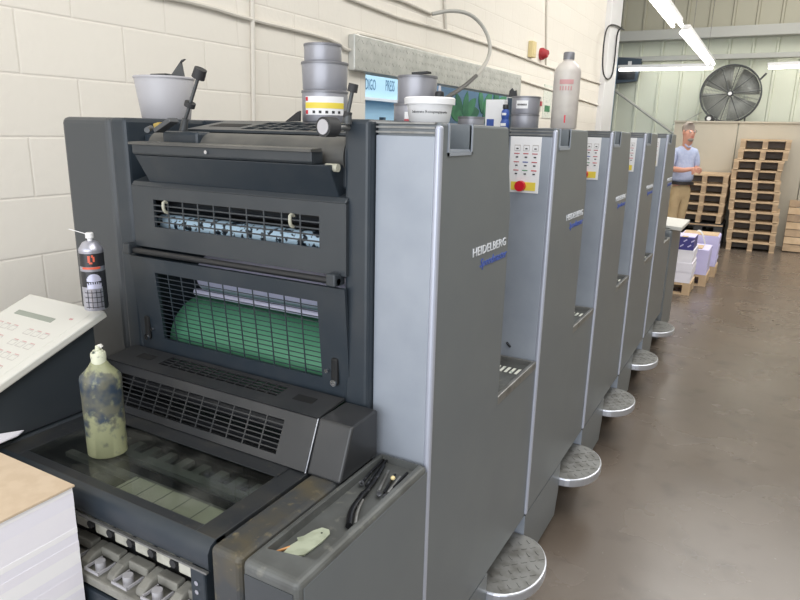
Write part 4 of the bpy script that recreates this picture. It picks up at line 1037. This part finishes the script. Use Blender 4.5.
def headshape(me):
    for v in me.vertices:
        x, y, z = v.co
        if z > 1.565:
            # lengthen and narrow the skull, bring out chin and nose
            v.co.x = x*1.0; v.co.y = -.03+(y+.03)*1.12; v.co.z = 1.565+(z-1.565)*1.05
            x, y, z = v.co
            if y < -.08:
                dz = z-1.675; v.co.y -= .026*math.exp(-(x/.014)**2-(dz/.022)**2)      # nose
                v.co.y -= .012*math.exp(-(x/.03)**2-((z-1.60)/.02)**2)                  # chin
                v.co.y += .010*math.exp(-((abs(x)-.032)/.014)**2-((z-1.705)/.012)**2)    # eye sockets
skinmesh('body', body_V, body_E, 'skin', man, 0, 2, headshape)
for x in (-.086, .086): MB().ell((x, -.025, 1.69), (.012, .022, .034)).build('ear', 'skin', man, smooth=True)
for x in (-.032, .032):
    e = MB().ell((x, -.114, 1.703), (.012, .012, .010), 12, 8).build('eye', 'white', man, smooth=True)
    MB().ell((x, -.1245, 1.702), (.005, .003, .005), 8, 6).build('pupil', 'black', e, smooth=True)
m = MB(); m.ell((0, -.133, 1.636), (.024, .006, .005)); m.build('mouth', 'redk', man, smooth=True)
m = MB()
for s_ in (-1, 1):
    m.tube([(s_*.034+.024*math.cos(t), -.138, 1.704+.018*math.sin(t)) for t in [2*PI*i/16 for i in range(17)]], .0022, 5)
    m.tube([(s_*.058, -.136, 1.708), (s_*.082, -.09, 1.708), (s_*.086, -.02, 1.70)], .002, 5)
m.tube([(-.012, -.139, 1.708), (.012, -.139, 1.708)], .002, 5)
m.build('glasses', 'blackrub', man)
m = MB(); m.ell((0, .008, 1.742), (.088, .096, .080), 24, 14)
for v in list(m.bm.verts):
    if v.co.y < -.035: v.co.y = -.035-(.035 if v.co.z > 1.795 else 0)
m.build('hair', 'hair', man, smooth=True)
m = MB(); m.ell((0, -.086, 1.602), (.046, .042, .024), 16, 10); m.build('beard', 'hair', man, smooth=True)
shirt_V = [((0, 0, 1.06), (.175, .145)), ((0, .0, 1.14), (.18, .145)), ((0, .01, 1.30), (.17, .13)), ((0, .015, 1.42), (.15, .11)), ((0, .005, 1.525), .072),
    ((-.155, .02, 1.46), .07), ((-.195, .01, 1.33), .060), ((-.207, .0, 1.255), .055), ((.155, .02, 1.46), .07), ((.195, .01, 1.33), .060), ((.207, .0, 1.255), .055)]
shirt_E = [(0, 1), (1, 2), (2, 3), (3, 4), (3, 5), (5, 6), (6, 7), (3, 8), (8, 9), (9, 10)]
skinmesh('shirt', shirt_V, shirt_E, 'shirt', man, 0)
MB().tube([(-.05, -.045, 1.55), (0, -.085, 1.50), (.05, -.045, 1.55)], .011, 8, 1).build('collar', 'shirt', man, smooth=True)
tr_V = [((0, 0, 1.13), (.165, .135)), ((0, .0, .97), (.175, .14)), ((-.09, .0, .86), .095), ((-.10, -.02, .52), .076), ((-.10, .0, .12), .065), ((.08, .0, .86), .095), ((.03, .02, .53), .076), ((-.04, .16, .13), .065)]
tr_E = [(0, 1), (1, 2), (2, 3), (3, 4), (1, 5), (5, 6), (6, 7)]
skinmesh('trousers', tr_V, tr_E, 'chino', man, 0)
MB().lathe([(.172, 1.045), (.180, 1.047), (.180, 1.08), (.172, 1.082)], n=36, sx=1.0, sy=.82).build('belt', 'leather', man, smooth=True)
for (x, y) in ((-.10, -.04), (-.02, .13)):
    MB().ell((x, y-.03, .045), (.05, .14, .045), 18, 10).build('shoe', 'leather', man, smooth=True)
man.scale = (.84, .86, 1.01)

# ------------------------------------------------------------------ light
def area(name, loc, rot, sx, sy, e, col=(1, 1, 1)):
    l = bpy.data.lights.new(name, 'AREA'); l.shape = 'RECTANGLE'; l.size = sx; l.size_y = sy; l.energy = e; l.color = col
    o = bpy.data.objects.new(name, l); COL.objects.link(o); o.location = loc; o.rotation_euler = rot; return o
area('overhead_fill', (1.2, 1.5, 5.1), (0, 0, 0), 3.0, 5.0, 190, (1, .99, .97))  # added overhead fill, no actual rooflight up there
area('overhead_fill', (0.6, 8.5, 5.1), (0, 0, 0), 3.0, 6.0, 300, (1, .99, .96))  # second added fill, over the far end
area('door_daylight', (.3, -3.1, 2.3), (math.radians(90), 0, 0), 5.5, 4.0, 230, (.93, .96, 1))
area('office_light', (-3.4, 7.5, 2.98), (0, 0, 0), 1.4, 8.0, 105, (.95, .98, 1))
W_ = bpy.data.worlds.new('world'); SC.world = W_; W_.use_nodes = True
W_.node_tree.nodes['Background'].inputs[0].default_value = (.85, .92, 1, 1); W_.node_tree.nodes['Background'].inputs[1].default_value = .8

# ------------------------------------------------------------------ camera
cd = bpy.data.cameras.new('camera'); cam = bpy.data.objects.new('camera', cd); COL.objects.link(cam)
R3 = Matrix([[0.870843, -0.14288, 0.470337], [0.49107, 0.210148, -0.845392], [0.021949, 0.967173, 0.25317]])
cam.matrix_world = Matrix.Translation((0, 0, 1.65)) @ R3.to_4x4()
cd.sensor_fit = 'HORIZONTAL'; cd.sensor_width = 36; cd.lens = 29.123; cd.clip_start = .05
SC.camera = cam
SC.view_settings.view_transform = 'Standard'; SC.view_settings.look = 'None'; SC.view_settings.exposure = 0.0; SC.view_settings.gamma = 1
SC.view_settings.use_curve_mapping = False
